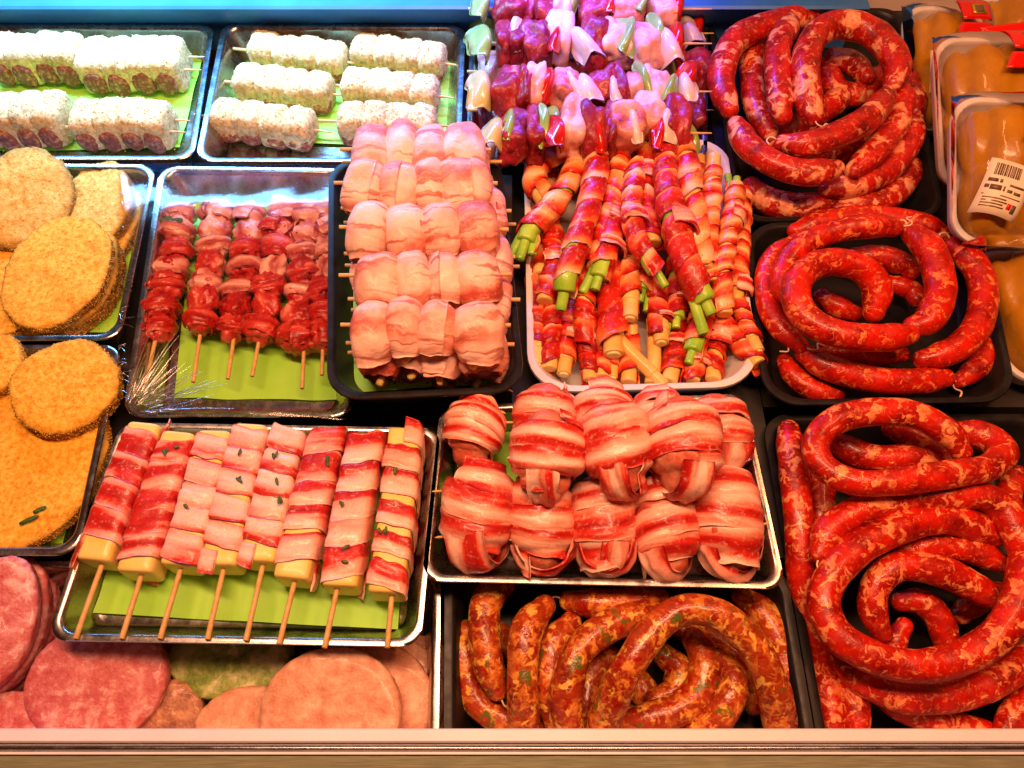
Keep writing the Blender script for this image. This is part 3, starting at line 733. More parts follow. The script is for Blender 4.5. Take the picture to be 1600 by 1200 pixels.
for j, (py, zz) in enumerate([(52, .024), (112, .024), (172, .024), (232, .022)]):
    its = []; x = 748 + 6 * (j % 2)
    while x < 1085:
        k = low[(len(its) + 3 * j) % len(low)]; w = random.choice((24, 30, 36)); its.append((k, x, x + w, 0)); x += w - 1
    kebab(py, F2Z + zz, its, ['rearmost mixed kebab of the lower layer, mostly hidden', 'lower layer mixed kebab second from the back', 'lower layer mixed kebab third from the back', 'foremost lower layer mixed kebab above the green paper'][j], .0165, 730, 1115)

# ------------------------------------------------------------------ breaded cutlets, left
def cutlet(px_, py_, z, rx, ry, h, label, tilt=(0, 0), seed=0, n=7.0, rag=.045, herb=()):
    """rx, ry: half widths in pixels as seen; tilt: rotation about x and y in degrees"""
    c = at(px_, py_, z); s = pxs(c)
    el = math.asin((CAM[2] - z) / np.linalg.norm(CAM - c))
    M = rot((0, 1, 0), math.radians(tilt[1])) @ rot((1, 0, 0), math.radians(tilt[0]))
    k = max(.25, math.sin(el + math.radians(tilt[0])))
    V, F, A = disc(c, rx * s, ry * s / k, h, M, n=n, rag=rag, bump=.0010, bfreq=420, sub=5, seed=seed)
    t = thing('breaded_cutlet', label, 'cutlet', [c[0], c[1], z - h], 'breaded cutlets')
    put('breading', (V, F, A), CRUMB_LIT if py_ < 400 else CRUMB, t)
    put('crumb_coating', crumbs(V, 3200, .0006, seed), CRUMB_LIT if py_ < 400 else CRUMB_BIT, t, smooth=False, kind='stuff')
    for (hx, hy, r) in herb:
        q = at(hx, hy, z + h + .0008)
        put('herb_fleck', blob(q, (.006 * r, .0014, .0006), rot((0, 0, 1), .5), noise=.3, sub=2, seed=seed + 5), HERB, t)
cb = F2Z + .002
cutlet(158, 352, cb + .005, 60, 66, .0048, 'bottom breaded cutlet under the back right one of the upper tray', (0, 0), 1)
cutlet(30, 470, cb + .005, 76, 54, .0048, 'lowest breaded cutlet at the left of the upper tray', (0, 0), 2)
cutlet(112, 446, cb + .005, 80, 72, .0048, 'lower breaded cutlet under the big round front one', (0, 0), 3)
cutlet(148, 326, cb + .016, 59, 63, .0055, 'breaded cutlet at the back right of the upper tray', (6, -4), 4)
cutlet(16, 452, cb + .0165, 66, 60, .0048, 'breaded cutlet at the left under the round front one', (0, 4), 5)
cutlet(106, 432, cb + .016, 77, 74, .0048, 'middle breaded cutlet of the front stack of the upper tray', (2, 3), 6)
cutlet(93, 424, cb + .028, 78, 77, .0048, 'big round breaded cutlet on top of the front stack', (3, 3), 7)
cutlet(40, 312, cb + .032, 64, 70, .009, 'thick breaded cutlet leaning to the left at the back', (14, 22), 8, n=4)
cutlet(8, 690, cb + .005, 70, 70, .005, 'lowest flat breaded cutlet of the lower tray', (0, 0), 9)
cutlet(34, 726, cb + .014, 132, 114, .005, 'very large flat breaded cutlet with a dark herb streak', (2, 0), 10, herb=[(45, 812, 1.0), (62, 796, .7)])
cutlet(-8, 574, cb + .026, 42, 40, .006, 'small breaded cutlet cut by the left picture edge', (4, 8), 11)
cutlet(104, 606, cb + .027, 81, 64, .007, 'oval breaded cutlet lying on the very large one', (4, 4), 12, rag=.06)

# ------------------------------------------------------------------ pork skewers under film
SK = [((288, 322), (246, 530), (228, 600)), ((342, 322), (316, 520), (302, 597)), ((396, 324), (364, 530), (356, 592)), ((446, 318), (408, 534), (394, 588)), ((486, 322), (462, 548), (472, 607)), ((512, 320), (506, 545), (503, 586))]
SKL = ['leftmost film covered pork skewer with a green herb leaf', 'second film covered pork skewer from the left', 'third film covered pork skewer from the left', 'fourth film covered pork skewer from the left', 'fifth film covered pork skewer with a thick dark red end', 'film covered pork skewer half hidden by the black tray']
for i, (a, b, e) in enumerate(SK):
    zc = F2Z + .0155
    A, B = at(*a, zc), at(*b, zc); E = at(*e, F2Z + .017)
    t = thing('pork_skewer', SKL[i], 'skewer', [(A[0] + B[0]) / 2, (A[1] + B[1]) / 2, F2Z], 'pork skewers under film')
    nseg = 7; ax = unit(B - A); L = np.linalg.norm(B - A)
    r0 = 23 * pxs((A + B) / 2)
    for k in range(nseg):
        s = sd(); f0 = k / nseg
        c = A + (B - A) * (f0 + .5 / nseg) + np.array([random.uniform(-.0016, .0016), 0, random.uniform(-.001, .002)])
        red = random.random() < (.15 + .95 * f0)
        mt = REDPORK if red else PORK
        tilt_ = rot((0, 0, 1), random.uniform(-.3, .3)) @ rot((1, 0, 0), random.uniform(-.25, .25))
        axd = tilt_ @ ax
        fat_ = random.uniform(.9, 1.12) * (1.18 if (i == 4 and k == nseg - 1) else 1)
        Pk = np.array([c - axd * L / nseg * .46, c, c + axd * L / nseg * .46])
        core = put('pork_piece', blob(c, (L / nseg * .62, r0 * .93 * fat_, r0 * .86 * fat_), basis(axd), n=2.4, noise=.22, freq=2.6, sub=4, seed=s), mt, t)
        if (k % 2 == 0 or random.random() < .45):
            put('pork_slice', ribbon(Pk, r0 * .95 * fat_, r0 * .88 * fat_, 2.2, .002 * random.uniform(-1, 1), L / nseg * random.uniform(.55, .95), random.uniform(.8, 1.2), random.uniform(0, 6.28), L / nseg * .45, thick=.0012, taper=.32, grow=.001, wob=.35, rough=.0022, seed=s + 40, skew=.002), PORK if (not red or random.random() < .35) else REDPORK, t)
        if i == 0 and k == 1:
            for q in range(5):
                hc = c + np.array([-.006 + .003 * q, .002 * (q % 2), r0 * 1.0])
                put('herb_leaf', blob(hc, (.0032, .0024, .0007), rot((0, 0, 1), q * 1.1) @ rot((1, 0, 0), .4), noise=.3, freq=3, sub=3, seed=s + q), HERB, t)
    stick('stick', A, E, .0014, BAMBOO, t, point=False)

# cling film over that tray, pulled into pleats at its near left corner
Q = quad([(186, 254), (548, 258), (556, 656), (183, 656)], F2Z + .0285)
nu = nv = 200
u = np.linspace(0, 1, nu); U, W = np.meshgrid(u, u, indexing='ij'); U = U.ravel(); W = W.ravel()
Vf = ((Q[0] * (1 - U[:, None]) + Q[1] * U[:, None]) * (1 - W[:, None]) + (Q[3] * (1 - U[:, None]) + Q[2] * U[:, None]) * W[:, None])
dx = Vf[:, 0] - Q[3][0]; dy = Vf[:, 1] - Q[3][1]; rr = np.hypot(dx, dy); an = np.arctan2(dy, dx)
wv_ = an * 34 + 2.4 * vnoise(np.stack([an * 7, an * 0, an * 0], 1), 3)
ple = np.sin(wv_ * 1.3) * np.exp(-(rr / .060) ** 2) * np.clip(rr / .03, 0, 1) * (.0006 + .0005 * vnoise(np.stack([an * 20, an * 0, rr * 20], 1), 8))
dome = .008 * np.sin(np.pi * np.clip(U, 0, 1)) ** .6 * np.sin(np.pi * np.clip(W, 0, 1)) ** .6
Vf = Vf + np.stack([0 * U, 0 * U, ple + dome * .9 + .0002 * fbm(Vf * 40, 2, 4)], 1)
# skirt folded over the rim
film = put('cling_film', (Vf, grid_faces(nu, nv), {}), FILM, label='clear cling film stretched over the tray of red pork skewers', cat='film')
def film_z(x, y):
    return float(Vf[np.argmin((Vf[:, 0] - x) ** 2 + (Vf[:, 1] - y) ** 2), 2])
for k in range(34):
    an_ = math.radians(3 + 84 * (k / 33.0)) + random.uniform(-.02, .02); r0_ = random.uniform(.006, .018); r1_ = random.uniform(.028, .074)
    pts_ = []
    for f_ in np.linspace(0, 1, 9):
        rr_ = r0_ + (r1_ - r0_) * f_; aa = an_ + .03 * math.sin(f_ * 3 + k)
        x_, y_ = Q[3][0] + rr_ * math.cos(aa) + .003, Q[3][1] + rr_ * math.sin(aa) + .003
        pts_.append([x_, y_, film_z(x_, y_) + .0003])
    w_ = np.interp(np.linspace(0, 1, 24), [0, .3, 1], [.0003, .00065, .00016]) * random.uniform(.6, 1.3)
    put('film_crease', sweep(spline(pts_, 24), w_, w_ * .7, seg=8, cap='round', lump=.15, freq=300, seed=k), FOLD, film)
for k in range(26):
    f_ = random.uniform(.1, .95); e0 = Q[0] * (1 - f_) + Q[3] * f_; d_ = random.uniform(.004, .012)
    a_ = e0 + np.array([.001, 0, .0006]); b_ = e0 + np.array([d_, random.uniform(-.006, .006), .0012])
    put('film_crease', sweep(spline([a_, (a_ + b_) / 2 + np.array([0, .001, .0004]), b_], 10), .00035, .00028, seg=7, cap='round', lump=.2, freq=300, seed=k), FOLD, film)
# loose crumbs fallen on the trays
def loose(pts, z, n, label, seed):
    c = quad(pts, z); r = np.random.default_rng(seed); U = r.random((n, 1)); W = r.random((n, 1)) ** .6
    p = (c[0] * (1 - U) + c[1] * U) * (1 - W) + (c[3] * (1 - U) + c[2] * U) * W
    tag(put('loose_crumbs', crumbs(p, n, .0009, seed), CRUMB_BIT, smooth=False), label, 'crumbs', kind='stuff')
loose([(-40, 285), (225, 288), (178, 522), (-110, 522)], F2Z + .0024, 700, 'loose breadcrumbs fallen round the thick breaded cutlets', 1)
loose([(-60, 575), (172, 575), (100, 852), (-150, 852)], F2Z + .0024, 500, 'loose breadcrumbs fallen round the large flat cutlets', 2)
loose([(-30, 70), (318, 74), (284, 236), (-60, 240)], F2Z + .003, 500, 'loose breadcrumbs on the paper of the wide crumbed rolls', 3)

# ------------------------------------------------------------------ pork belly rolls heaped on the black tray
def belly_row(xs, py0, py1, ztop, h, label, droop, vis=True, lay='top'):
    nst = 1
    """four rolls next to each other, axes towards the viewer; xs: five seam positions"""
    zc = ztop - h / 2
    ya = at(660, py0, ztop)[1]; yb_ = at(660, py1, ztop - droop)[1]
    x0 = at(xs[0], (py0 + py1) / 2, zc)[0]; x4 = at(xs[-1], (py0 + py1) / 2, zc)[0]
    t = thing('pork_roll_skewer', label, 'skewer', [(x0 + x4) / 2, (ya + yb_) / 2, zc - h / 2], 'pork belly roll skewers')
    for k in range(4):
        s = sd()
        xa = at(xs[k], (py0 + py1) / 2, zc)[0]; xb = at(xs[k + 1], (py0 + py1) / 2, zc)[0]
        r = abs(xb - xa) / 2; xm = (xa + xb) / 2
        jy = random.uniform(-.003, .003); tw = random.uniform(-.004, .004); xm += random.uniform(-.001, .001)
        P = spline([[xm - tw, ya + jy, zc + random.uniform(-.0025, .0015)], [xm, (ya + yb_) / 2 + jy, zc + droop * .1], [xm + tw, yb_ + jy + .001, zc - droop]], 24)
        Lr = plen(P)
        prof = (1 - .26 * np.abs(np.linspace(-1, 1, 24)) ** 3) * (1 + .05 * vnoise(np.stack([np.linspace(0, 3, 24), np.zeros(24), np.zeros(24)], 1), s))
        b = put('belly_roll', ribbon(P, r * .95 * prof, h * .48 * prof, 2.9, 0, Lr * random.uniform(.92, 1.04), 1.22, random.uniform(0, 6.28), Lr * .52, thick=.0022, lift=.0004, grow=.0018, taper=.06, wob=.22, rough=.0016, per=64, nv=17, seed=s, skew=random.uniform(-.0012, .0012)), BELLY, t)
        put('filling', sweep(P[:-3], r * .86 * prof[:-3], h * .42 * prof[:-3], n=3, seg=26, cap='soft', lump=.10, freq=160, seed=s), FILLING if random.random() < .55 else PORK, t)
        if random.random() < .5:
            e = P[-1] + np.array([random.uniform(-.4, .4) * r, -.0012, -.1 * h])
            put('cheese_bit', blob(e, (.0035, .0022, .003), rot((0, 0, 1), random.random() * 3), n=4, noise=.12, sub=2, seed=s), CHEESE, t)
    for f in (.35, .62)[:nst]:
        yy = ya + (yb_ - ya) * f
        stick('stick', [x0 - .009 - random.uniform(0, .004), yy, zc + .001], [x4 + .006 + random.uniform(0, .004), yy + random.uniform(-.002, .002), zc], .0014, BAMBOO, t, point=False)
HB = .0205; base = BTZ + .002
TOPZ = base + .060
lay1 = [([557, 607, 649, 696, 752], 184, 292), ([547, 600, 653, 692, 764], 246, 326), ([553, 609, 663, 718, 772], 312, 402), ([560, 624, 673, 716, 778], 390, 474), ([556, 613, 660, 711, 780], 466, 556)]
names = ['rearmost pork belly roll skewer on top of the heap', 'second pork belly roll skewer from the back, top layer', 'third pork belly roll skewer from the back, top layer', 'fourth pork belly roll skewer from the back, top layer', 'front pork belly roll skewer of the top layer']
for (xs, a, b), nm in zip(lay1, names): belly_row(xs, a + 2, b - 8, TOPZ, HB + .004, nm, .0085)
lay2 = [([562, 612, 656, 704, 764], 214, 292), ([556, 606, 658, 712, 784], 288, 362), ([562, 614, 668, 724, 790], 358, 436), ([566, 622, 676, 730, 792], 430, 506), ([566, 620, 668, 722, 788], 500, 574)]
for i, (xs, a, b) in enumerate(lay2): belly_row(xs, a, b, TOPZ - .0205, HB, '%s pork belly roll skewer from the back in the middle layer' % ORD[i], .004, lay='low')
lay3 = [([566, 614, 660, 708, 768], 242, 318), ([560, 610, 662, 716, 786], 312, 384), ([566, 620, 672, 728, 792], 378, 454), ([570, 624, 680, 732, 792], 448, 524), ([570, 622, 670, 724, 790], 516, 590)]
for i, (xs, a, b) in enumerate(lay3): belly_row(xs, a, b, TOPZ - .040, HB - .001, '%s pork belly roll skewer from the back in the bottom layer' % ORD[i], .003, lay='low')

# ------------------------------------------------------------------ bacon wrapped spring onions
def onion(pts, rpx, label, lo=None, hi=None, mat=None, wrap=(0.04, .96), bare=False):
    """pts: (x, y, level) from far to near; lo / hi: what shows at the near and far end ('g' leaves, 'w' stem, None)"""
    W = [at(x, y, F2Z + .004 + .012 * (1 + 1.35 * l)) for x, y, l in pts]
    P = spline(W, 60); c = P.mean(0); s = sd(); r = rpx * pxs(c) * 1.04; L = plen(P)
    t = thing('wrapped_spring_onion', label, 'spring onion', [c[0], c[1], P[:, 2].min() - r], 'bacon wrapped spring onions')
    put('stem', sweep(P, r * .84, lump=.05, freq=90, seg=16, cap='soft', seed=s), ONION_WHITE if lo != 'g' else ONION_GREEN, t)
    if not bare:
        pitch = r * random.uniform(1.9, 2.5); wd = pitch * random.uniform(1.03, 1.15)
        turns = L * (wrap[1] - wrap[0]) / pitch
        prof = .90 + .12 * vnoise(np.stack([np.linspace(0, L * 70, 60), np.zeros(60), np.zeros(60)], 1), s)
        put('bacon_slice', ribbon(P, r * prof, r * prof, 2.0, pitch, wd, turns, random.random() * 6, L * wrap[0], thick=.0011, lift=.0007, wob=.30, rough=.0010, per=34, nv=11, seed=s, drift=.003, direction=random.choice((1, -1))), mat or (BACON_RED if np.mean([q_[2] for q_ in pts]) < .75 and random.random() < .75 else BACON_ORANGE), t)
        if random.random() < .55:
            # a loose flap of bacon
            k = random.randint(10, 48); q = P[k:k + 8] if k + 8 < 60 else P[-9:-1]
            put('bacon_flap', ribbon(q, r * 1.12, r * 1.12, 2, .002, L * .12, .38, random.uniform(.6, 1.6), L * .05, thick=.0015, grow=.0025, wob=.5, rough=.0018, per=40, seed=s + 9), BACON_ROLL, t)
    for e, what, sg in ((-1, lo, 1), (0, hi, -1)):
        if what is None: continue
        T = unit(P[-1] - P[-6]) if e == -1 else unit(P[0] - P[5])
        M = basis(T)
        if what == 'g':
            for j in random.choice(((0, 1, 2), (0, 1), (1, 2), (1,))):
                off = M[:, 1] * r * (.55 * (j - 1)) + M[:, 2] * r * (.2 if j == 1 else -.15)
                d = unit(T + M[:, 1] * .16 * (j - 1) + np.array([0, 0, -.10]))
                ln = r * random.uniform(1.0, 2.4); st = P[e] + off - T * r * .8
                Pt = spline([st, st + d * ln * .6, st + d * (ln + r * .8)], 10)
                v, f, a_ = sweep(Pt, r * .42, r * .36, seg=14, cap='flat', lump=.06, seed=s + j)
                g = put('leaf', (v, f, a_), ONION_GREEN, t, sharp=60)
                rim = sweep(spline([Pt[-1] + d * .00025, Pt[-1] + d * .0007], 3), r * .25, r * .2, seg=12, cap='flat')
                put('leaf_hollow_shade', rim, HOLLOW_SHADE, g, sharp=60)  # dark disc on the closed tip, shade inside the tube as colour
        else:
            ln = r * random.uniform(1.2, 2.2)
            Pt = spline([P[e] - T * r, P[e] + T * ln * .4, P[e] + T * ln], 12)
            g = put('stem_end', sweep(Pt, r * .74, r * .7, seg=18, cap='flat', lump=.05, seed=s + 3), ONION_WHITE, t, sharp=50)
            put('cut_face', sweep(spline([Pt[-1] + T * .0002, Pt[-1] + T * .0008], 3), r * .5, r * .46, seg=14, cap='soft', lump=.1, seed=s), ONION_IN, g)
HOLLOW_SHADE = m_plain('leaf_shade', srgb(84, 104, 24), srgb(120, 140, 40), 200, .5, .1, 0)
base_lv = 0
for q in [
    # bottom layer
    ([(842, 300, 0), (838, 420, 0), (842, 545, 0)], 15, 'wrapped spring onion with a pale end along the left rim, lowest', 'w', None),
    ([(905, 420, 0), (892, 500, 0), (884, 562, 0)], 14, 'wrapped spring onion with a square cut white end, bottom left', 'w', None),
    ([(940, 460, 0), (938, 530, 0), (941, 588, 0)], 13, 'short wrapped spring onion at the bottom of the heap', None, None),
    ([(962, 470, .1), (960, 530, 0), (958, 570, 0)], 11, 'half hidden pale spring onion at the bottom centre', 'w', None),
    ([(1060, 480, 0), (1056, 545, 0), (1046, 596, 0)], 15, 'wrapped spring onion ending at the near rim, right of centre', None, None),
    ([(1128, 430, .1), (1122, 510, 0), (1114, 592, 0)], 14, 'wrapped spring onion pointing at the near right rim', None, None),
    ([(1100, 470, .3), (1142, 520, .2), (1184, 568, .35)], 14, 'wrapped spring onion sticking out over the right rim', None, None),
    ([(1128, 380, .6), (1148, 460, .5), (1176, 528, .6)], 12, 'pale spring onion lying over the right rim', 'w', None),
    ([(858, 250, .2), (850, 330, .2), (846, 430, .3)], 16, 'wrapped spring onion at the back left under the crossing one', None, None),
    ([(1008, 250, .2), (1010, 330, .2), (1012, 420, .2)], 16, 'hidden wrapped spring onion under the middle of the heap', None, None),
    ([(1090, 250, .2), (1096, 340, .2), (1102, 430, .2)], 16, 'hidden wrapped spring onion under the right half of the heap', None, None),
    ([(930, 260, .2), (928, 340, .2), (920, 430, .2)], 16, 'hidden wrapped spring onion under the left half of the heap', None, None),
    ([(868, 440, .3), (862, 510, .2), (858, 575, 0)], 14, 'wrapped spring onion at the near left corner of the foam tray', None, None),
    ([(915, 500, .3), (918, 550, .1), (922, 592, 0)], 13, 'wrapped spring onion touching the near rim, left of centre', None, None),
    ([(985, 510, .4), (984, 560, .1), (982, 596, 0)], 14, 'wrapped spring onion touching the near rim at the centre', None, None),
    ([(1020, 500, .3), (1022, 560, .1), (1018, 598, 0)], 13, 'wrapped spring onion touching the near rim beside the bare bulb', None, None),
    ([(1090, 500, .2), (1088, 550, .1), (1082, 594, 0)], 13, 'wrapped spring onion touching the near rim, right part', None, None),
    # middle
    ([(948, 400, .9), (954, 470, .8), (957, 524, .7)], 20, 'thick wrapped spring onion with a round cut end facing forward', 'w', None),
    ([(1002, 380, 1.0), (1008, 430, 1.0), (1004, 452, .9)], 15, 'wrapped spring onion with green tubes at the centre of the heap', 'g', None),
    ([(985, 380, 1.1), (986, 430, 1.1), (985, 470, 1.1)], 16, 'short wrapped spring onion with a ring shaped cut end', 'w', None),
    ([(1024, 440, .8), (1030, 490, .6), (1032, 516, .6)], 16, 'wrapped spring onion with a pale root end, centre right', 'w', None),
    ([(1056, 410, .8), (1058, 460, .7), (1057, 496, .7)], 15, 'wrapped spring onion with dark green tubes, right of centre', 'g', None),
    ([(1100, 470, .8), (1092, 515, .6), (1082, 548, .5)], 17, 'wrapped spring onion with a pointed yellow leaf near the front', 'g', None),
    ([(962, 524, .5), (990, 555, .4), (1020, 584, .3)], 12, 'bare pale spring onion bulb lying at a slant in front', 'w', None),
    ([(1160, 300, .9), (1156, 400, .8), (1150, 470, .6)], 13, 'slim wrapped spring onion along the right rim', None, None),
    ([(858, 330, 1.0), (866, 400, .9), (852, 470, .8)], 15, 'wrapped spring onion below the one crossing to the left', None, None),
    ([(905, 400, 1.0), (912, 460, .9), (915, 530, .5)], 15, 'loosely wrapped spring onion left of the thick front one', None, None),
    # top
    ([(862, 246, 1.5), (842, 258, 1.6), (836, 285, 1.4), (852, 312, 1.2)], 18, 'bent wrapped spring onion at the back left corner', None, None),
    ([(905, 238, 2.0), (888, 285, 2.1), (862, 325, 2.0), (830, 358, 1.7), (822, 376, 1.6)], 17, 'wrapped spring onion slanting over the left rim with green tips', 'g', None),
    ([(968, 214, 1.9), (966, 280, 2.0), (950, 345, 1.9), (930, 420, 1.6)], 16, 'long wrapped spring onion third from the left on top', None, None),
    ([(934, 226, 2.4), (928, 290, 2.5), (908, 360, 2.4), (886, 428, 2.0), (882, 452, 1.7)], 19, 'long wrapped spring onion with a long green leaf at its near end', 'g', None),
    ([(958, 352, 2.0), (946, 400, 1.9), (936, 432, 1.7)], 18, 'loosely wrapped short spring onion with two green tubes', 'g', None),
    ([(1014, 196, 2.1), (1012, 260, 2.1), (1012, 320, 1.9), (1020, 380, 1.7)], 16, 'wrapped spring onion between the two central long ones', None, None),
    ([(996, 258, 2.5), (986, 320, 2.6), (998, 378, 2.5), (1024, 422, 2.2)], 15, 'wrapped spring onion with green leaves spreading to the right', 'g', None),
    ([(1038, 220, 2.6), (1042, 290, 2.8), (1058, 366, 2.6), (1084, 436, 2.2), (1100, 468, 1.9)], 20, 'longest thick wrapped spring onion with a pale collar and green tip', 'g', None),
    ([(1064, 214, 2.3), (1078, 290, 2.4), (1088, 360, 2.1), (1098, 420, 1.7)], 18, 'wrapped spring onion right of the longest thick one', None, None),
    ([(1114, 262, 1.9), (1110, 310, 1.9), (1106, 370, 1.7), (1112, 440, 1.3)], 15, 'wrapped spring onion with a thick pale stub at its far end', None, 'w'),
    ([(1150, 290, 1.5), (1142, 350, 1.6), (1128, 430, 1.4), (1132, 490, 1.1)], 14, 'wrapped spring onion with a short green stub at the right', None, 'g'),
]:
    pts, rp, lab, lo, hi = q
    onion(pts, rp, lab, lo, hi, bare='bare' in lab)

# ------------------------------------------------------------------ bacon and cheese skewers
BC = [((234, 676), (157, 878), (118, 998)), ((287, 690), (221, 896), (190, 998)), ((342, 688), (288, 886), (250, 998)), ((398, 678), (350, 886), (324, 999)), ((456, 686), (410, 880), (384, 1001)), ((515, 690), (461, 906), (436, 1006)), ((575, 692), (535, 918), (507, 1012)), ((635, 684), (606, 928), (605, 1012))]
BCL = ['leftmost', 'second from left', 'third from left', 'fourth from left', 'fifth from left', 'sixth from left', 'seventh from left', 'rightmost']
for i, (a, b, e) in enumerate(BC):
    h = .0265; zc = FZ + .003 + h / 2
    A, B = at(*a, zc), at(*b, zc)
    E = at(*e, FZ + .0215)
    rx = 29.5 * pxs((A + B) / 2)
    s = sd()
    P = spline([A, (A + B) / 2 + np.array([random.uniform(-.0012, .0012), 0, 0]), B], 40); L = plen(P)
    t = thing('bacon_cheese_skewer', '%s bacon and cheese skewer on the front steel tray' % BCL[i], 'skewer', [P[:, 0].mean(), P[:, 1].mean(), FZ + .002], 'bacon and cheese skewers')
    put('cheese_bar', sweep(P, rx * .90, h * .45, n=7, seg=40, cap='soft', lump=.015, freq=80, seed=s), CHEESE, t)
    turns = random.uniform(4.6, 5.4); pitch = L * .96 / turns
    wave = 1 + .012 * np.sin(np.linspace(0, turns * 2 * np.pi, 40) + i)
    put('bacon_slice', ribbon(P, rx * .91 * wave, h * .46 * wave, 6.0, pitch, pitch * (random.uniform(1.0, 1.12) if i not in (3, 7) else random.uniform(.86, .94)), turns, random.uniform(0, 6.28), L * .0, thick=.0013, lift=.0007, wob=.30, rough=.0007, per=56, nv=13, seed=s, direction=random.choice((1, 1, -1)), drift=.002, skew=random.uniform(-.003, .005)), BACON, t)
    if random.random() < .0:
        q = P[-9:]
        put('bacon_flap', ribbon(q, rx * .97, h * .5, 4, .003, L * .16, .8, random.uniform(0, 3), L * .1, thick=.0016, lift=.001, grow=.002, wob=.5, rough=.0016, per=50, seed=s + 4), BACON, t)
    for j in range(random.randint(1, 3) if i else 0):
        f_ = random.uniform(.1, .92); c = P[int(f_ * 39)] + np.array([random.uniform(-.6, .6) * rx, 0, h * .5 + .0026])
        for w in range(random.randint(1, 3)):
            put('parsley_leaf', blob(c + np.array([random.uniform(-.003, .003), random.uniform(-.003, .003), 0]), (random.uniform(.0012, .0028), .0009, .0004), rot((0, 0, 1), random.uniform(0, 3)) @ rot((0, 1, 0), random.uniform(-.3, .3)), noise=.35, freq=3, sub=2, seed=s + j * 3 + w), HERB, t)
    stick('stick', B - (B - A) * .9, E, .0016, BAMBOO, t, point=False)

# ------------------------------------------------------------------ bacon wrapped rolls with toothpicks
def fat_roll(a, b, wpx, z, label, picks, mat=BACON_ROLL, end='core', drop=.005):
    A, B = at(*a, z + .002), at(*b, z - drop)
    P = spline([A, (A + B) / 2 + np.array([0, 0, .002]), B], 36); L = plen(P); s = sd()
    r = wpx / 2 * pxs(P.mean(0)); u = np.linspace(-1, 1, 36)
    prof = 1 - .30 * np.abs(u) ** 5
    t = thing('bacon_roll', label, 'meat roll', [P[:, 0].mean(), P[:, 1].mean(), z - r], 'bacon wrapped rolls')
    put('roll_meat', sweep(P[6:], r * .92 * prof[6:] * np.interp(np.arange(30), [0, 5, 29], [.8, 1, 1]), r * .88 * prof[6:] * np.interp(np.arange(30), [0, 5, 29], [.8, 1, 1]), n=2.2, seg=44, cap='round', lump=.13, freq=95, seed=s), COREMEAT, t)
    # slices going round
    pitch = L * random.uniform(.30, .42); turns = L * random.uniform(.95, 1.08) / pitch
    put('bacon_slice', ribbon(P, r * .985 * prof, r * .955 * prof, 2.2, pitch, pitch * 1.15, turns, random.random() * 6, 0, thick=.0011, lift=.0006, wob=.30, rough=.0012, per=60, nv=15, seed=s, direction=random.choice((1, -1)), drift=.002, skew=random.uniform(-.006, .006)), mat, t)
    # slices laid lengthwise over the near end
    M = basis(unit(B - A))
    for j in random.choice(((0,), (1,), (0,), (0, 1), ())):
        roll_ = random.uniform(-.6, .6) + 1.4 * j
        R_ = rot(M[:, 0], roll_); side = R_ @ M[:, 1]; upv = R_ @ M[:, 2]
        ctr = P[27]; wd = r * random.uniform(.75, 1.15)
        axis = np.array([ctr - side * wd * .5, ctr, ctr + side * wd * .5])
        hl = np.linalg.norm(P[-1] - ctr) + r * .66 + .0008 * j
        if (M[:, 0] @ frames(axis, upv)[2][1]) > 0: ph, dr = -1.35, 1
        else: ph, dr = math.pi + 1.35, -1
        put('bacon_end_slice', ribbon(axis, hl, r * .89 + .0006 * j, 2.2, 0, wd, .42, ph, wd * .5, thick=.0015, lift=.0003, crown=r * .98, wob=.45, rough=.0024, per=120, nv=15, seed=s + 20 + j, up=upv, direction=dr), (mat, BACON, COREMEAT)[j], t)
    for (x, y, dx, dy) in picks:
        q = at(x, y, z + .002); o = at(x - dx, y - dy, z)
        stick('toothpick', o, q, .0008, BAMBOO, t)
rz = FZ + .004 + .0205
fat_roll((748, 640), (736, 706), 92, rz, 'bacon roll at the back left corner of the tray', [(801, 612, 26, 12), (790, 646, 24, 10)])
fat_roll((850, 618), (852, 690), 96, rz + .004, 'second bacon roll of the back row from the left', [(788, 660, -30, 0)])
fat_roll((942, 618), (944, 690), 92, rz + .004, 'middle bacon roll of the back row', [])
fat_roll((1030, 620), (1034, 690), 90, rz + .002, 'second bacon roll of the back row from the right', [])
fat_roll((1112, 636), (1128, 706), 96, rz, 'bacon roll at the back right corner of the tray', [(1166, 654, 30, 2), (1168, 689, 30, 2)])
fat_roll((752, 740), (742, 852), 108, rz, 'bacon roll at the front left corner of the tray', [(675, 768, -36, 2), (800, 822, 24, -6), (680, 840, -36, 4)])
fat_roll((842, 752), (850, 862), 98, rz - .001, 'second bacon roll of the front row from the left', [(910, 812, 30, -10), (796, 844, -24, 4)])
fat_roll((940, 752), (944, 864), 100, rz - .001, 'middle bacon roll of the front row', [(1004, 794, 24, -10), (994, 862, 20, -8)])
fat_roll((1032, 764), (1042, 872), 98, rz - .001, 'second bacon roll of the front row from the right', [(1079, 798, 20, -10)])
fat_roll((1120, 740), (1142, 866), 104, rz, 'bacon roll at the front right corner of the tray', [(1186, 762, 30, -8), (1201, 817, 30, -8)])
uz = rz + .030
fat_roll((856, 664), (856, 746), 114, uz - .002, 'bacon roll lying on top, left of three', [(792, 716, -30, 8)])
fat_roll((956, 640), (968, 746), 104, uz, 'bacon roll lying on top, middle of three', [(1028, 674, 34, -16), (1012, 654, 26, -12), (922, 728, -16, 12)])
fat_roll((1062, 640), (1070, 742), 116, uz, 'largest bacon roll lying on top, right of three', [(1128, 670, 34, -4), (1116, 705, 30, -6)], end='bare')

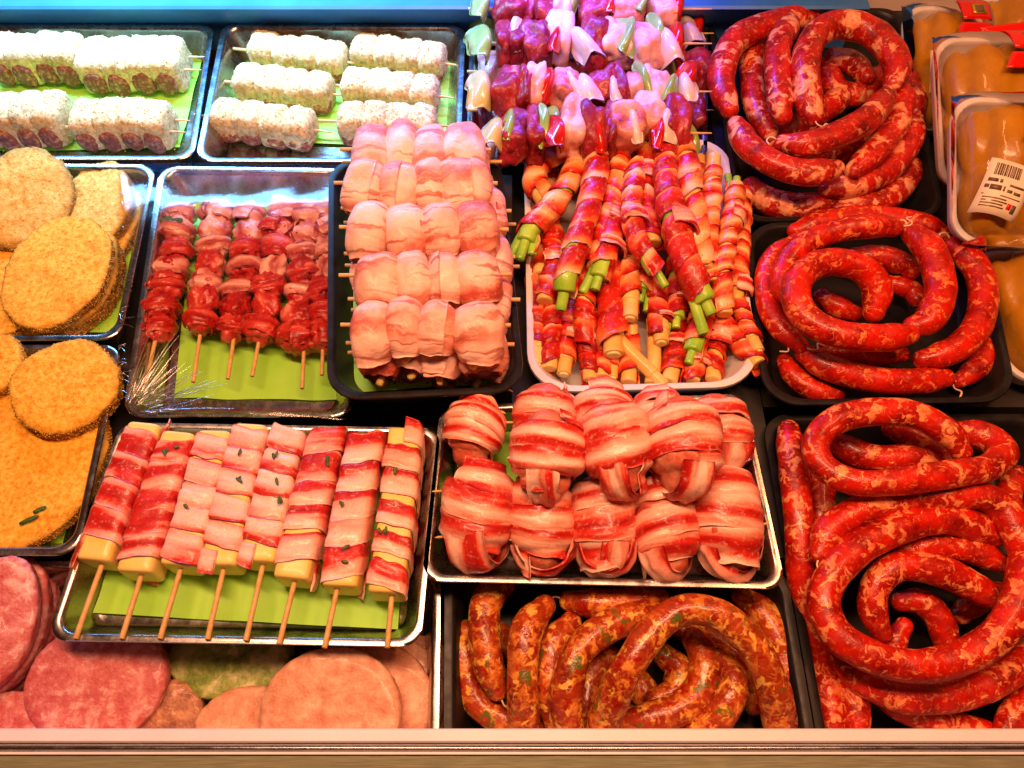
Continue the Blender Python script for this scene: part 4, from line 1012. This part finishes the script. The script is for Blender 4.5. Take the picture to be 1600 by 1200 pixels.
# ------------------------------------------------------------------ sausages
def sausage(pts, rpx, zb, label, mat, group, curl=None, r0=.0118, name='sausage', seg=26):
    """pts: (x, y, level) along the sausage"""
    W = [at(x, y, zb + r0 * (1 + 1.62 * l)) for x, y, l in pts]
    L0 = plen(np.array(W)); n = max(40, int(L0 / .0022)); P = spline(W, n); s = sd()
    u = np.linspace(0, 1, n) * L0
    r = rpx * np.array([pxs(p) for p in P])
    r = r * (1 + .085 * vnoise(np.stack([u * 40, u * 0, u * 0], 1), s))
    for d in (u, L0 - u): r = r * (1 - .28 * np.exp(-(d / .008) ** 2))
    sh = sweep(P, r, r * .97, seg=seg, cap='round', lump=.045, freq=95, seed=s)
    t = thing(name, label, 'sausage', [P[:, 0].mean(), P[:, 1].mean(), zb], group)
    put('sausage_body', sh, mat, t)
    if curl is not None:
        e = P[-1] if curl else P[0]; T = unit(P[-1] - P[-4]) if curl else unit(P[0] - P[3]); rr = float(r[-1] if curl else r[0])
        M = basis(T); st = e + T * rr * .9 + M[:, 2] * rr * .3
        C = spline([st - T * .003, st + T * .003 + M[:, 2] * .0025, st + T * .005 + M[:, 1] * .004 + M[:, 2] * .002, st + T * .002 + M[:, 1] * .008 + M[:, 2] * .001, st + T * .006 + M[:, 1] * .011], 30)
        put('casing_end', sweep(C, .0006, seg=7, cap='round', lump=.2, seed=s), CASING, t)
GA, GB, GC, GD = 'coarse sausages on the back black tray', 'red sausages on the middle black tray', 'long red sausages by the front', 'speckled sausages by the front'
def za(l): return [(1040 + .35 * x, .35 * y, z) for x, y, z in l]
def zb_(l): return [(1160 + .275 * x, 320 + .275 * y, z) for x, y, z in l]
def zc1(l): return [(1200 + .25 * x, 610 + .25 * y, z) for x, y, z in l]
def zd(l): return [(690 + .375 * x, 890 + .375 * y, z) for x, y, z in l]
fa = F2Z + .001
for pts, r, lab, cu in [
    ([(380, 830, 0), (440, 890, 0), (560, 925, 0), (735, 915, 0)], 21, 'coarse sausage lowest at the near left of the back coil', 1),
    ([(760, 935, 0), (880, 915, 0), (1000, 880, 0), (1080, 800, 0), (1100, 740, 0)], 21, 'coarse sausage lowest at the near right of the back coil', None),
    ([(720, 845, .7), (880, 815, .7), (1010, 740, .7), (1085, 640, .7), (1110, 540, .7)], 20, 'coarse sausage second from the bottom on the right of the coil', None),
    ([(1115, 500, .9), (1110, 440, .9), (1085, 380, .9), (1060, 320, .8)], 20, 'short coarse sausage bulging out at the right of the coil', None),
    ([(390, 180, 1.0), (385, 330, 1.0), (400, 470, 1.0), (460, 590, .9)], 20, 'coarse sausage behind the left outer strand', None),
    ([(480, 640, .4), (600, 560, .3), (720, 480, .2), (800, 420, .2)], 20, 'coarse sausage deep inside the coil', None),
    ([(700, 300, .1), (760, 400, .1), (860, 420, .1), (960, 330, .1)], 20, 'coarse sausage in the dark at the bottom of the loop', None),
    ([(400, 700, .5), (560, 720, .4), (760, 690, .4), (900, 600, .4)], 20, 'coarse sausage under the near strand of the coil', None),
    ([(750, 250, .6), (830, 280, .7), (900, 345, .8)], 19, 'short coarse sausage end inside the loop', None),
    ([(840, 760, 1.4), (930, 680, 1.5), (1020, 570, 1.5), (1055, 460, 1.5), (1050, 400, 1.4)], 20, 'coarse sausage along the inner right of the coil', None),
    ([(850, 8, 1.0), (700, 50, 1.3), (520, 95, 1.7), (340, 160, 2.0), (265, 260, 2.1), (250, 380, 2.1), (285, 490, 2.0)], 21, 'coarse sausage with its tip out over the back rim', 0),
    ([(315, 560, 2.0), (370, 650, 2.1), (480, 730, 2.2), (620, 772, 2.2), (755, 755, 2.1)], 21, 'coarse sausage sweeping across the near side of the coil', None),
    ([(555, 105, 2.2), (505, 200, 2.4), (500, 330, 2.4), (515, 470, 2.2), (525, 520, 2.0)], 20, 'coarse sausage strand left of the big loop', None),
    ([(655, 520, 2.3), (632, 400, 2.6), (625, 270, 2.8), (670, 160, 2.8), (770, 110, 2.7), (900, 135, 2.6), (1000, 220, 2.5), (1035, 310, 2.3), (1015, 370, 2.2)], 22, 'coarse sausage bent into the big top loop', 0),
    ([(985, 430, 2.3), (900, 530, 2.5), (760, 605, 2.6), (620, 645, 2.5), (525, 640, 2.3)], 21, 'coarse sausage closing the loop at the near side', 1),
]:
    sausage(za(pts), r, fa, lab, SAUS_A, GA, cu)
for pts, r, lab, cu in [
    ([(240, 890, 0), (295, 975, 0), (400, 1050, 0), (535, 1080, 0)], 17.5, 'red sausage lowest at the near left of the middle coil', None),
    ([(1385, 790, 0), (1350, 900, 0), (1270, 975, 0), (1230, 1000, 0)], 18, 'red sausage lowest at the near right of the middle coil', 1),
    ([(350, 845, .7), (480, 920, .8), (700, 985, .8), (950, 1005, .8), (1150, 985, .7)], 21, 'red sausage lying along the near side of the middle coil', 0),
    ([(300, 150, .6), (450, 100, .7), (700, 70, .7), (1000, 110, .7), (1140, 170, .6)], 19, 'red sausage behind the far side of the middle coil', None),
    ([(290, 215, 1.0), (175, 310, 1.0), (135, 430, 1.0), (150, 580, 1.0), (215, 700, 1.0), (330, 800, 1.0)], 18, 'red sausage outermost on the left of the middle coil', 1),
    ([(1200, 235, 1.2), (1320, 345, 1.3), (1370, 500, 1.3), (1340, 680, 1.3), (1240, 800, 1.3), (1120, 855, 1.2), (1020, 880, 1.1)], 22, 'red sausage outermost on the right of the middle coil', 0),
    ([(640, 290, .9), (800, 300, .9), (920, 340, .9), (960, 380, .8)], 19, 'red sausage inside the far part of the middle coil', None),
    ([(820, 440, .3), (950, 480, .3), (990, 540, .3)], 18, 'red sausage deep inside the middle coil at the right', None),
    ([(450, 520, .2), (540, 580, .2), (640, 620, .2)], 18, 'red sausage deep inside the middle coil at the left', None),
    ([(400, 850, .8), (650, 850, .8), (900, 850, .8)], 18, 'red sausage under the near part of the spiral', None),
    ([(965, 165, 2.2), (1060, 250, 2.3), (1115, 390, 2.2), (1120, 530, 2.1), (1060, 650, 2.0), (975, 690, 1.9)], 24, 'red sausage on the right of the middle spiral, top layer', 0),
    ([(285, 560, 1.5), (230, 460, 1.7), (250, 340, 1.8), (380, 210, 2.0), (580, 140, 2.2), (760, 120, 2.3), (860, 130, 2.3)], 20, 'red sausage over the far side of the spiral', 1),
    ([(745, 610, 1.3), (765, 480, 1.7), (690, 370, 2.1), (540, 325, 2.3), (400, 350, 2.4), (310, 450, 2.5), (320, 580, 2.5), (430, 690, 2.5), (600, 745, 2.5), (800, 755, 2.4), (940, 735, 2.3)], 23, 'red sausage curled into the innermost spiral', None),
]:
    sausage(zb_(pts), r, fa, lab, SAUS_B, GB, cu)
fc = .0045
F1 = lambda l: [(x, y, z) for x, y, z in l]
for pts, r, lab, cu in [
    ([(1300, 690, 2.2), (1360, 715, 2.2), (1420, 716, 2.3), (1470, 726, 2.2)], 22, 'long sausage lying inside the far ring', None),
    ([(1395, 670, 2.2), (1440, 690, 2.2), (1480, 720, 2.2)], 22, 'short sausage behind the far ring opening', None),
    ([(1232, 672, 2.0), (1240, 735, 2.4), (1246, 790, 2.4), (1250, 850, 2.2), (1254, 910, 1.8), (1270, 980, 1.2), (1284, 1060, .6), (1292, 1135, .3)], 23, 'long sausage running straight along the left rim', None),
    ([(1280, 720, 1.6), (1282, 790, 1.6), (1282, 840, 1.5)], 22, 'long sausage next to the one along the left rim', None),
    ([(1590, 740, 2.0), (1575, 780, 2.2), (1600, 830, 2.2)], 20, 'sausage piece at the right picture edge below the far ring', None),
    ([(1282, 1020, .8), (1294, 1075, .6), (1302, 1150, .5)], 21, 'sausage going down to the front lip, left one', None),
    ([(1322, 1030, .9), (1334, 1090, .7), (1342, 1160, .6)], 22, 'sausage going down to the front lip, second one', None),
    ([(1368, 1078, .5), (1420, 1112, .4), (1500, 1136, .3), (1560, 1150, .3)], 22, 'sausage low by the front lip, running to the right', None),
    ([(1565, 1150, .7), (1590, 1110, .8), (1630, 1075, .8)], 24, 'sausage at the near right corner by the front lip', None),
    ([(1500, 960, .2), (1540, 930, .2), (1600, 940, .2)], 22, 'sausage deep in the shadow inside the big ring', None),
    ([(1310, 1030, 1.2), (1350, 1062, 1.3), (1400, 1086, 1.4), (1460, 1092, 1.4), (1525, 1078, 1.4), (1580, 1050, 1.4), (1625, 1010, 1.3)], 24, 'long sausage curving below the big ring', None),
    ([(1412, 868, 2.0), (1450, 852, 2.2), (1510, 858, 2.2), (1570, 882, 2.0)], 21, 'sausage arching between the two rings', None),
    ([(1407, 940, .9), (1440, 940, 1.1), (1468, 968, 1.0), (1480, 1015, .7)], 22, 'short sausage hooked inside the big ring', None),
    ([(1412, 978, .6), (1400, 1000, .5), (1395, 1030, .4)], 20, 'sausage end showing inside the big ring', None),
    ([(1378, 990, 1.5), (1364, 955, 1.9), (1368, 915, 2.2), (1400, 886, 2.4), (1452, 888, 2.4), (1505, 908, 2.2), (1560, 940, 1.8)], 24, 'sausage curled as the inner ring of the big coil', None),
    ([(1280, 866, 2.9), (1298, 826, 3.0), (1350, 796, 3.1), (1412, 781, 3.1), (1475, 776, 3.2), (1525, 774, 3.2), (1562, 790, 3.1), (1590, 835, 3.0), (1612, 890, 2.8)], 24, 'long sausage between the far ring and the big coil', 0),
    ([(1552, 838, 2.4), (1510, 818, 2.7), (1460, 810, 2.9), (1410, 822, 3.0), (1350, 850, 3.0), (1306, 890, 3.0), (1287, 940, 2.9), (1305, 988, 2.8), (1350, 1020, 2.8), (1412, 1040, 2.8), (1475, 1036, 2.8), (1537, 1010, 2.9), (1580, 965, 3.0), (1600, 905, 3.1), (1606, 850, 3.0)], 26, 'long thick sausage forming the big near ring', None),
    ([(1502, 706, 3.6), (1484, 680, 3.8), (1436, 650, 4.0), (1374, 643, 4.1), (1312, 654, 4.1), (1277, 684, 4.0), (1280, 718, 4.0), (1308, 744, 4.0), (1352, 755, 4.1), (1412, 751, 4.1), (1476, 742, 4.0), (1538, 732, 3.8), (1566, 712, 3.5), (1556, 692, 3.2), (1526, 678, 3.0), (1498, 674, 2.8)], 22, 'sausage bent into the closed far ring on top', None),
]:
    sausage(pts, r, fc, lab, SAUS_C, GC, cu)
for pts, r, lab, cu in [
    ([(105, 250, .8), (95, 380, .8), (140, 540, .7), (270, 630, .6), (420, 680, .5)], 24, 'speckled sausage outermost at the left', None),
    ([(260, 60, 1.2), (190, 130, 1.5), (180, 300, 1.6), (205, 430, 1.5), (232, 500, 1.3)], 25, 'speckled sausage hooked at the far left of its tray', 1),
    ([(600, 560, .2), (800, 640, .2), (1000, 640, .2)], 25, 'speckled sausage at the very bottom of its tray', None),
    ([(700, 360, .7), (620, 440, .7), (600, 560, .7), (610, 680, .6)], 24, 'speckled sausage in shadow between two arches', None),
    ([(240, 260, .1), (320, 340, .1), (420, 420, .1), (520, 460, .1)], 24, 'speckled sausage in the dark between the left strands', None),
    ([(1000, 250, .3), (1150, 300, .3), (1280, 420, .3), (1300, 560, .3)], 25, 'speckled sausage low under the right leg of the large arch', None),
    ([(800, 430, .1), (840, 500, .1), (900, 620, .0)], 24, 'speckled sausage at the bottom inside the large arch', None),
    ([(530, 130, 1.6), (620, 140, 1.7), (760, 135, 1.7), (910, 118, 1.6)], 22, 'speckled sausage lying crosswise under the steel tray edge', 0),
    ([(1250, 110, 1.0), (1350, 190, 1.1), (1400, 300, 1.1), (1440, 420, 1.0), (1465, 540, .9)], 24, 'speckled sausage outermost at the right', None),
    ([(540, 220, 1.4), (465, 320, 1.5), (450, 480, 1.4), (480, 600, 1.1), (520, 720, .6)], 25, 'speckled sausage left of the inner arches', None),
    ([(430, 150, 1.9), (360, 240, 2.1), (338, 380, 2.1), (340, 540, 1.8), (350, 720, .7)], 25, 'speckled sausage running down to the lip, left part', None),
    ([(930, 190, 1.6), (800, 200, 2.0), (690, 240, 2.2), (580, 330, 2.2), (530, 450, 2.1), (520, 580, 1.8), (550, 720, .7)], 26, 'speckled sausage bent into the smaller arch', None),
    ([(930, 360, .7), (990, 420, .7), (970, 510, .7), (890, 540, .7)], 24, 'speckled sausage curled at the centre', None),
    ([(1050, 290, 1.2), (1100, 380, 1.2), (1080, 490, 1.2), (990, 580, 1.2), (860, 620, 1.1), (760, 640, 1.0)], 25, 'speckled sausage round the central curl', None),
    ([(1150, 370, 1.3), (1215, 460, 1.5), (1190, 560, 1.5), (1110, 650, 1.1), (1000, 720, .7)], 25, 'speckled sausage with green flecks under the large arch', None),
    ([(640, 720, .9), (690, 600, 1.9), (730, 500, 2.6), (800, 370, 3.0), (900, 235, 3.1), (1020, 165, 3.2), (1150, 190, 3.2), (1265, 280, 3.0), (1345, 400, 2.7), (1395, 550, 2.0), (1420, 720, .8)], 26, 'speckled sausage bent into the large arch on top', None),
]:
    sausage(zd(pts), r, fc, lab, SAUS_D, GD, cu)

# ------------------------------------------------------------------ burger patties
def patty(x, y, z, rx, ry, h, mat, label, tilt=(0, 0), rim_film=False):
    c = at(x, y, z); s = pxs(c); k_ = sd()
    el = math.asin((CAM[2] - z) / np.linalg.norm(CAM - c))
    M = rot((0, 1, 0), math.radians(tilt[1])) @ rot((1, 0, 0), math.radians(tilt[0]))
    k = max(.3, math.sin(min(math.pi / 2, el + math.radians(tilt[0]))))
    o = put('burger_patty', disc(c, rx * s, ry * s / k, h, M, n=6, rag=.018, bump=.0005, bfreq=420, sub=5, seed=k_), mat)
    return tag(o, label, 'patty', 'burger patties')
pb = .0045
patty(640, 1085, pb + .006, 80, 90, .006, PATTY_PINK, 'lowest pale pink patty at the right end of the tray', (4, 6))
patty(612, 1090, pb + .018, 84, 88, .006, PATTY_PINK, 'middle pale pink patty of the right stack', (5, 4))
patty(585, 1098, pb + .030, 92, 88, .006, PATTY_PINK, 'upper pale pink patty behind the big round one', (6, 2))
patty(518, 1112, pb + .045, 110, 94, .007, PATTY_PINK, 'big round pale pink patty on top of the right stack', (6, 0))
patty(425, 1130, pb + .012, 80, 46, .006, PATTY_PINK, 'pale pink patty underneath left of the big round one', (0, 0))
patty(392, 1132, pb + .030, 84, 54, .006, PATTY_PINK, 'pale pink patty leaning left of the big round one', (0, -3))
patty(330, 1052, pb + .008, 86, 50, .006, PATTY_GREEN, 'lower green spinach patty', (6, 0))
patty(362, 1026, pb + .022, 96, 60, .006, PATTY_GREEN, 'upper green spinach patty under the tray edge', (0, 0))
patty(240, 1128, pb + .008, 74, 62, .008, PATTY_BROWN, 'lower brown patty at the front', (0, 0))
patty(258, 1120, pb + .022, 60, 52, .007, PATTY_BROWN, 'upper brown mottled patty at the front', (4, 6))
patty(168, 1040, pb + .012, 104, 90, .008, PATTY_RED, 'lower red patty under the large one', (4, 0))
patty(155, 1066, pb + .036, 104, 86, .008, PATTY_RED, 'large red patty in front of the skewer tray corner', (8, 8))
patty(14, 996, pb + .010, 70, 92, .008, PATTY_RED, 'lowest red patty of the left stack', (2, 0))
patty(22, 985, pb + .026, 60, 92, .007, PATTY_RED, 'third red patty of the left stack from the top', (4, 8))
patty(8, 978, pb + .042, 62, 92, .007, PATTY_RED, 'second red patty of the left stack from the top', (4, 12))
patty(-8, 976, pb + .058, 60, 92, .007, PATTY_RED, 'top red patty of the left stack by the picture edge', (6, 16))
patty(16, 1144, pb + .034, 62, 54, .008, PATTY_RED, 'red patty in the near left corner by the lip', (6, 4))

# ------------------------------------------------------------------ whole chickens in film, right
def xf(shape, M, o): return (np.asarray(shape[0]) @ M.T + o, shape[1], shape[2])
def chicken_pack(cx, cy, z, wpx, hpx, lean, label, turn=0.0, stickers=True, price=None, band=(.18, .16)):
    """foam tray with a bird in film; built flat (x right, y away, z up), then leaned towards the viewer"""
    c = at(cx, cy, z); s = pxs(c); w = wpx * s; d = hpx * s
    M = rot((0, 0, 1), turn) @ rot((1, 0, 0), math.radians(lean))
    t = thing('chicken_pack', label, 'chicken', c - np.array([0, 0, .02]), 'packed chickens')
    Q = np.array([[-w / 2, d / 2, 0], [w / 2, d / 2, 0], [w / 2, -d / 2, 0], [-w / 2, -d / 2, 0]])
    put('foam_base', xf(tray_shape(Q, .016, wall_in=.006, rim=.004, rc=.02, th=.003), M, c), FOAM, t, sharp=55)
    parts = []
    k = sd()
    # bird: breast, thighs, wings grown into one skin
    import bmesh
    V = []; F = []; o = 0
    for (x, y, zz, a, b, h, n_) in [(-.10, .10, .004, .24, .34, .026, 2.2), (.12, .10, .004, .24, .34, .026, 2.2), (0, -.08, 0, .38, .36, .020, 2.4), (-.27, -.22, .006, .15, .24, .020, 2.2), (.27, -.22, .006, .15, .24, .020, 2.2), (-.32, .18, .004, .10, .22, .013, 2.2), (.32, .18, .004, .10, .22, .013, 2.2), (-.16, -.38, .004, .10, .10, .013, 2.2), (.16, -.38, .004, .10, .10, .013, 2.2)]:
        v, f, _ = blob((x * w, y * d, zz - .004), (a * w, b * d, h), None, n=n_, noise=.07, freq=1.8, sub=3, seed=k)
        V.append(v); F += [[i + o for i in q] for q in f]; o += len(v)
    b = put('chicken', xf((np.vstack(V), F, {}), M, c), SKIN, t)
    rm = b.modifiers.new('skin', 'REMESH'); rm.mode = 'VOXEL'; rm.voxel_size = .0022; rm.use_smooth_shade = True
    sm = b.modifiers.new('relax', 'SMOOTH'); sm.iterations = 3; sm.factor = .5
    nu, nv = 40, 40
    u = np.linspace(-.5, .5, nu); U, W = np.meshgrid(u, u, indexing='ij'); U = U.ravel(); W = W.ravel()
    def top(U, W):
        e = np.clip((1 - np.abs(2 * U) ** 5), 0, 1) * np.clip((1 - np.abs(2 * W) ** 5), 0, 1)
        return .0315 * e ** .55 * (1 - .35 * (2 * W) ** 2 * 0 - .25 * np.clip(-W, 0, 1))
    Vf = np.stack([U * w, W * d, top(U, W) + .0006 * fbm(np.stack([U * 9, W * 9, U * 0], 1), 2, k)], 1)
    put('film', xf((Vf, grid_faces(nu, nv), {}), M, c), FILM_PACK, t)
    def decal(name, poly, mat, lift=.0008, parent=None, nsub=8):
        """flat print following the film; poly: four corners in tray fractions"""
        p = np.array(poly, float); uu = np.linspace(0, 1, nsub); A, B = np.meshgrid(uu, uu, indexing='ij'); A = A.ravel()[:, None]; B = B.ravel()[:, None]
        q = (p[0] * (1 - A) + p[1] * A) * (1 - B) + (p[3] * (1 - A) + p[2] * A) * B
        Vd = np.stack([q[:, 0] * w, q[:, 1] * d, top(q[:, 0], q[:, 1]) + lift], 1)
        Vb = Vd - np.array([0, 0, .0002]); m_ = nsub * nsub
        F = grid_faces(nsub, nsub)
        lp = [i * nsub for i in range(nsub)] + [(nsub - 1) * nsub + j for j in range(1, nsub)] + [i * nsub + nsub - 1 for i in range(nsub - 2, -1, -1)] + [j for j in range(nsub - 2, 0, -1)]
        E = [[x, y, y + m_, x + m_] for x, y in zip(lp, lp[1:] + lp[:1])]
        return put(name, xf((np.vstack([Vd, Vb]), F + [[i + m_ for i in f[::-1]] for f in F] + E, {}), M, c), mat, parent or t)
    if stickers:
        bx, by = band
        lb = decal('red_label', [(bx - .16, by + .17), (bx + .22, by + .17), (bx + .22, by - .01), (bx - .14, by - .01)], REDPRINT)
        decal('gold_emblem', [(bx - .02, by + .12), (bx + .14, by + .12), (bx + .14, by + .03), (bx - .02, by + .03)], GOLD, .0014, lb, 5)
        decal('dark_emblem', [(bx + .01, by + .10), (bx + .11, by + .10), (bx + .11, by + .045), (bx + .01, by + .045)], INK, .0020, lb, 5)
        lb2 = decal('red_label', [(bx - .17, by - .035), (bx + .22, by - .035), (bx + .24, by - .14), (bx - .24, by - .14)], REDPRINT)
        decal('red_label', [(bx - .22, by + .26), (bx + .22, by + .30), (bx + .22, by + .21), (bx - .10, by + .19)], REDPRINT)
    if price:
        x, y, a, b_, an = price
        ca, sa = math.cos(an), math.sin(an)
        def L_(u_, v_): return (x + (u_ * a * ca - v_ * b_ * sa), y + (u_ * a * sa * w / d + v_ * b_ * ca))
        lab = decal('price_label', [L_(-.5, .5), L_(.5, .5), L_(.5, -.5), L_(-.5, -.5)], LABEL, .0010)
        rng = random.Random(3); u0 = -.36
        while u0 < .22:
            bw_ = rng.choice((.014, .022, .034))
            decal('barcode_bar', [L_(u0, .42), L_(u0 + bw_, .42), L_(u0 + bw_, .20), L_(u0, .20)], INK, .0014, lab, 2); u0 += bw_ + rng.choice((.014, .022))
        for (ua, ub, v_, hh) in [(-.42, -.22, .10, .06), (-.18, -.12, .10, .06), (.06, .40, .06, .035), (-.44, -.36, -.02, .06), (-.34, -.10, -.03, .09), (-.06, -.02, -.03, .09), (.04, .16, -.05, .05), (.20, .36, -.06, .05), (-.44, .40, -.16, .016), (-.40, .10, -.22, .02), (-.40, .14, -.27, .02), (-.40, .06, -.32, .02), (-.40, .10, -.37, .02)]:
            decal('printed_line', [L_(ua, v_ + hh / 2), L_(ub, v_ + hh / 2), L_(ub, v_ - hh / 2), L_(ua, v_ - hh / 2)], INK, .0014, lab, 3)
        decal('red_mark', [L_(.16, -.26), L_(.26, -.26), L_(.26, -.36), L_(.16, -.36)], REDPRINT, .0014, lab, 3)
        decal('dark_mark', [L_(.28, -.26), L_(.38, -.26), L_(.38, -.40), L_(.28, -.40)], INK, .0014, lab, 3)
chicken_pack(1590, 60, F2Z + .03, 130, 150, 18, 'packed chicken at the back right corner', stickers=False)
chicken_pack(1478, 108, F2Z + .035, 128, 210, 24, 'packed chicken at the back beside the sausage coil', price=(-.22, -.14, .36, .30, -.05), band=(.12, .24))
chicken_pack(1552, 176, F2Z + .055, 176, 250, 24, 'packed chicken second in the leaning row', band=(.14, .30))
chicken_pack(1586, 268, F2Z + .075, 196, 240, 24, 'foremost packed chicken with a tilted barcode label', price=(-.27, -.22, .31, .33, -.32), band=(.10, .24), turn=-.06)
chicken_pack(1640, 490, F2Z + .022, 190, 240, 4, 'chicken pack in shade beside the middle sausage tray', stickers=False)
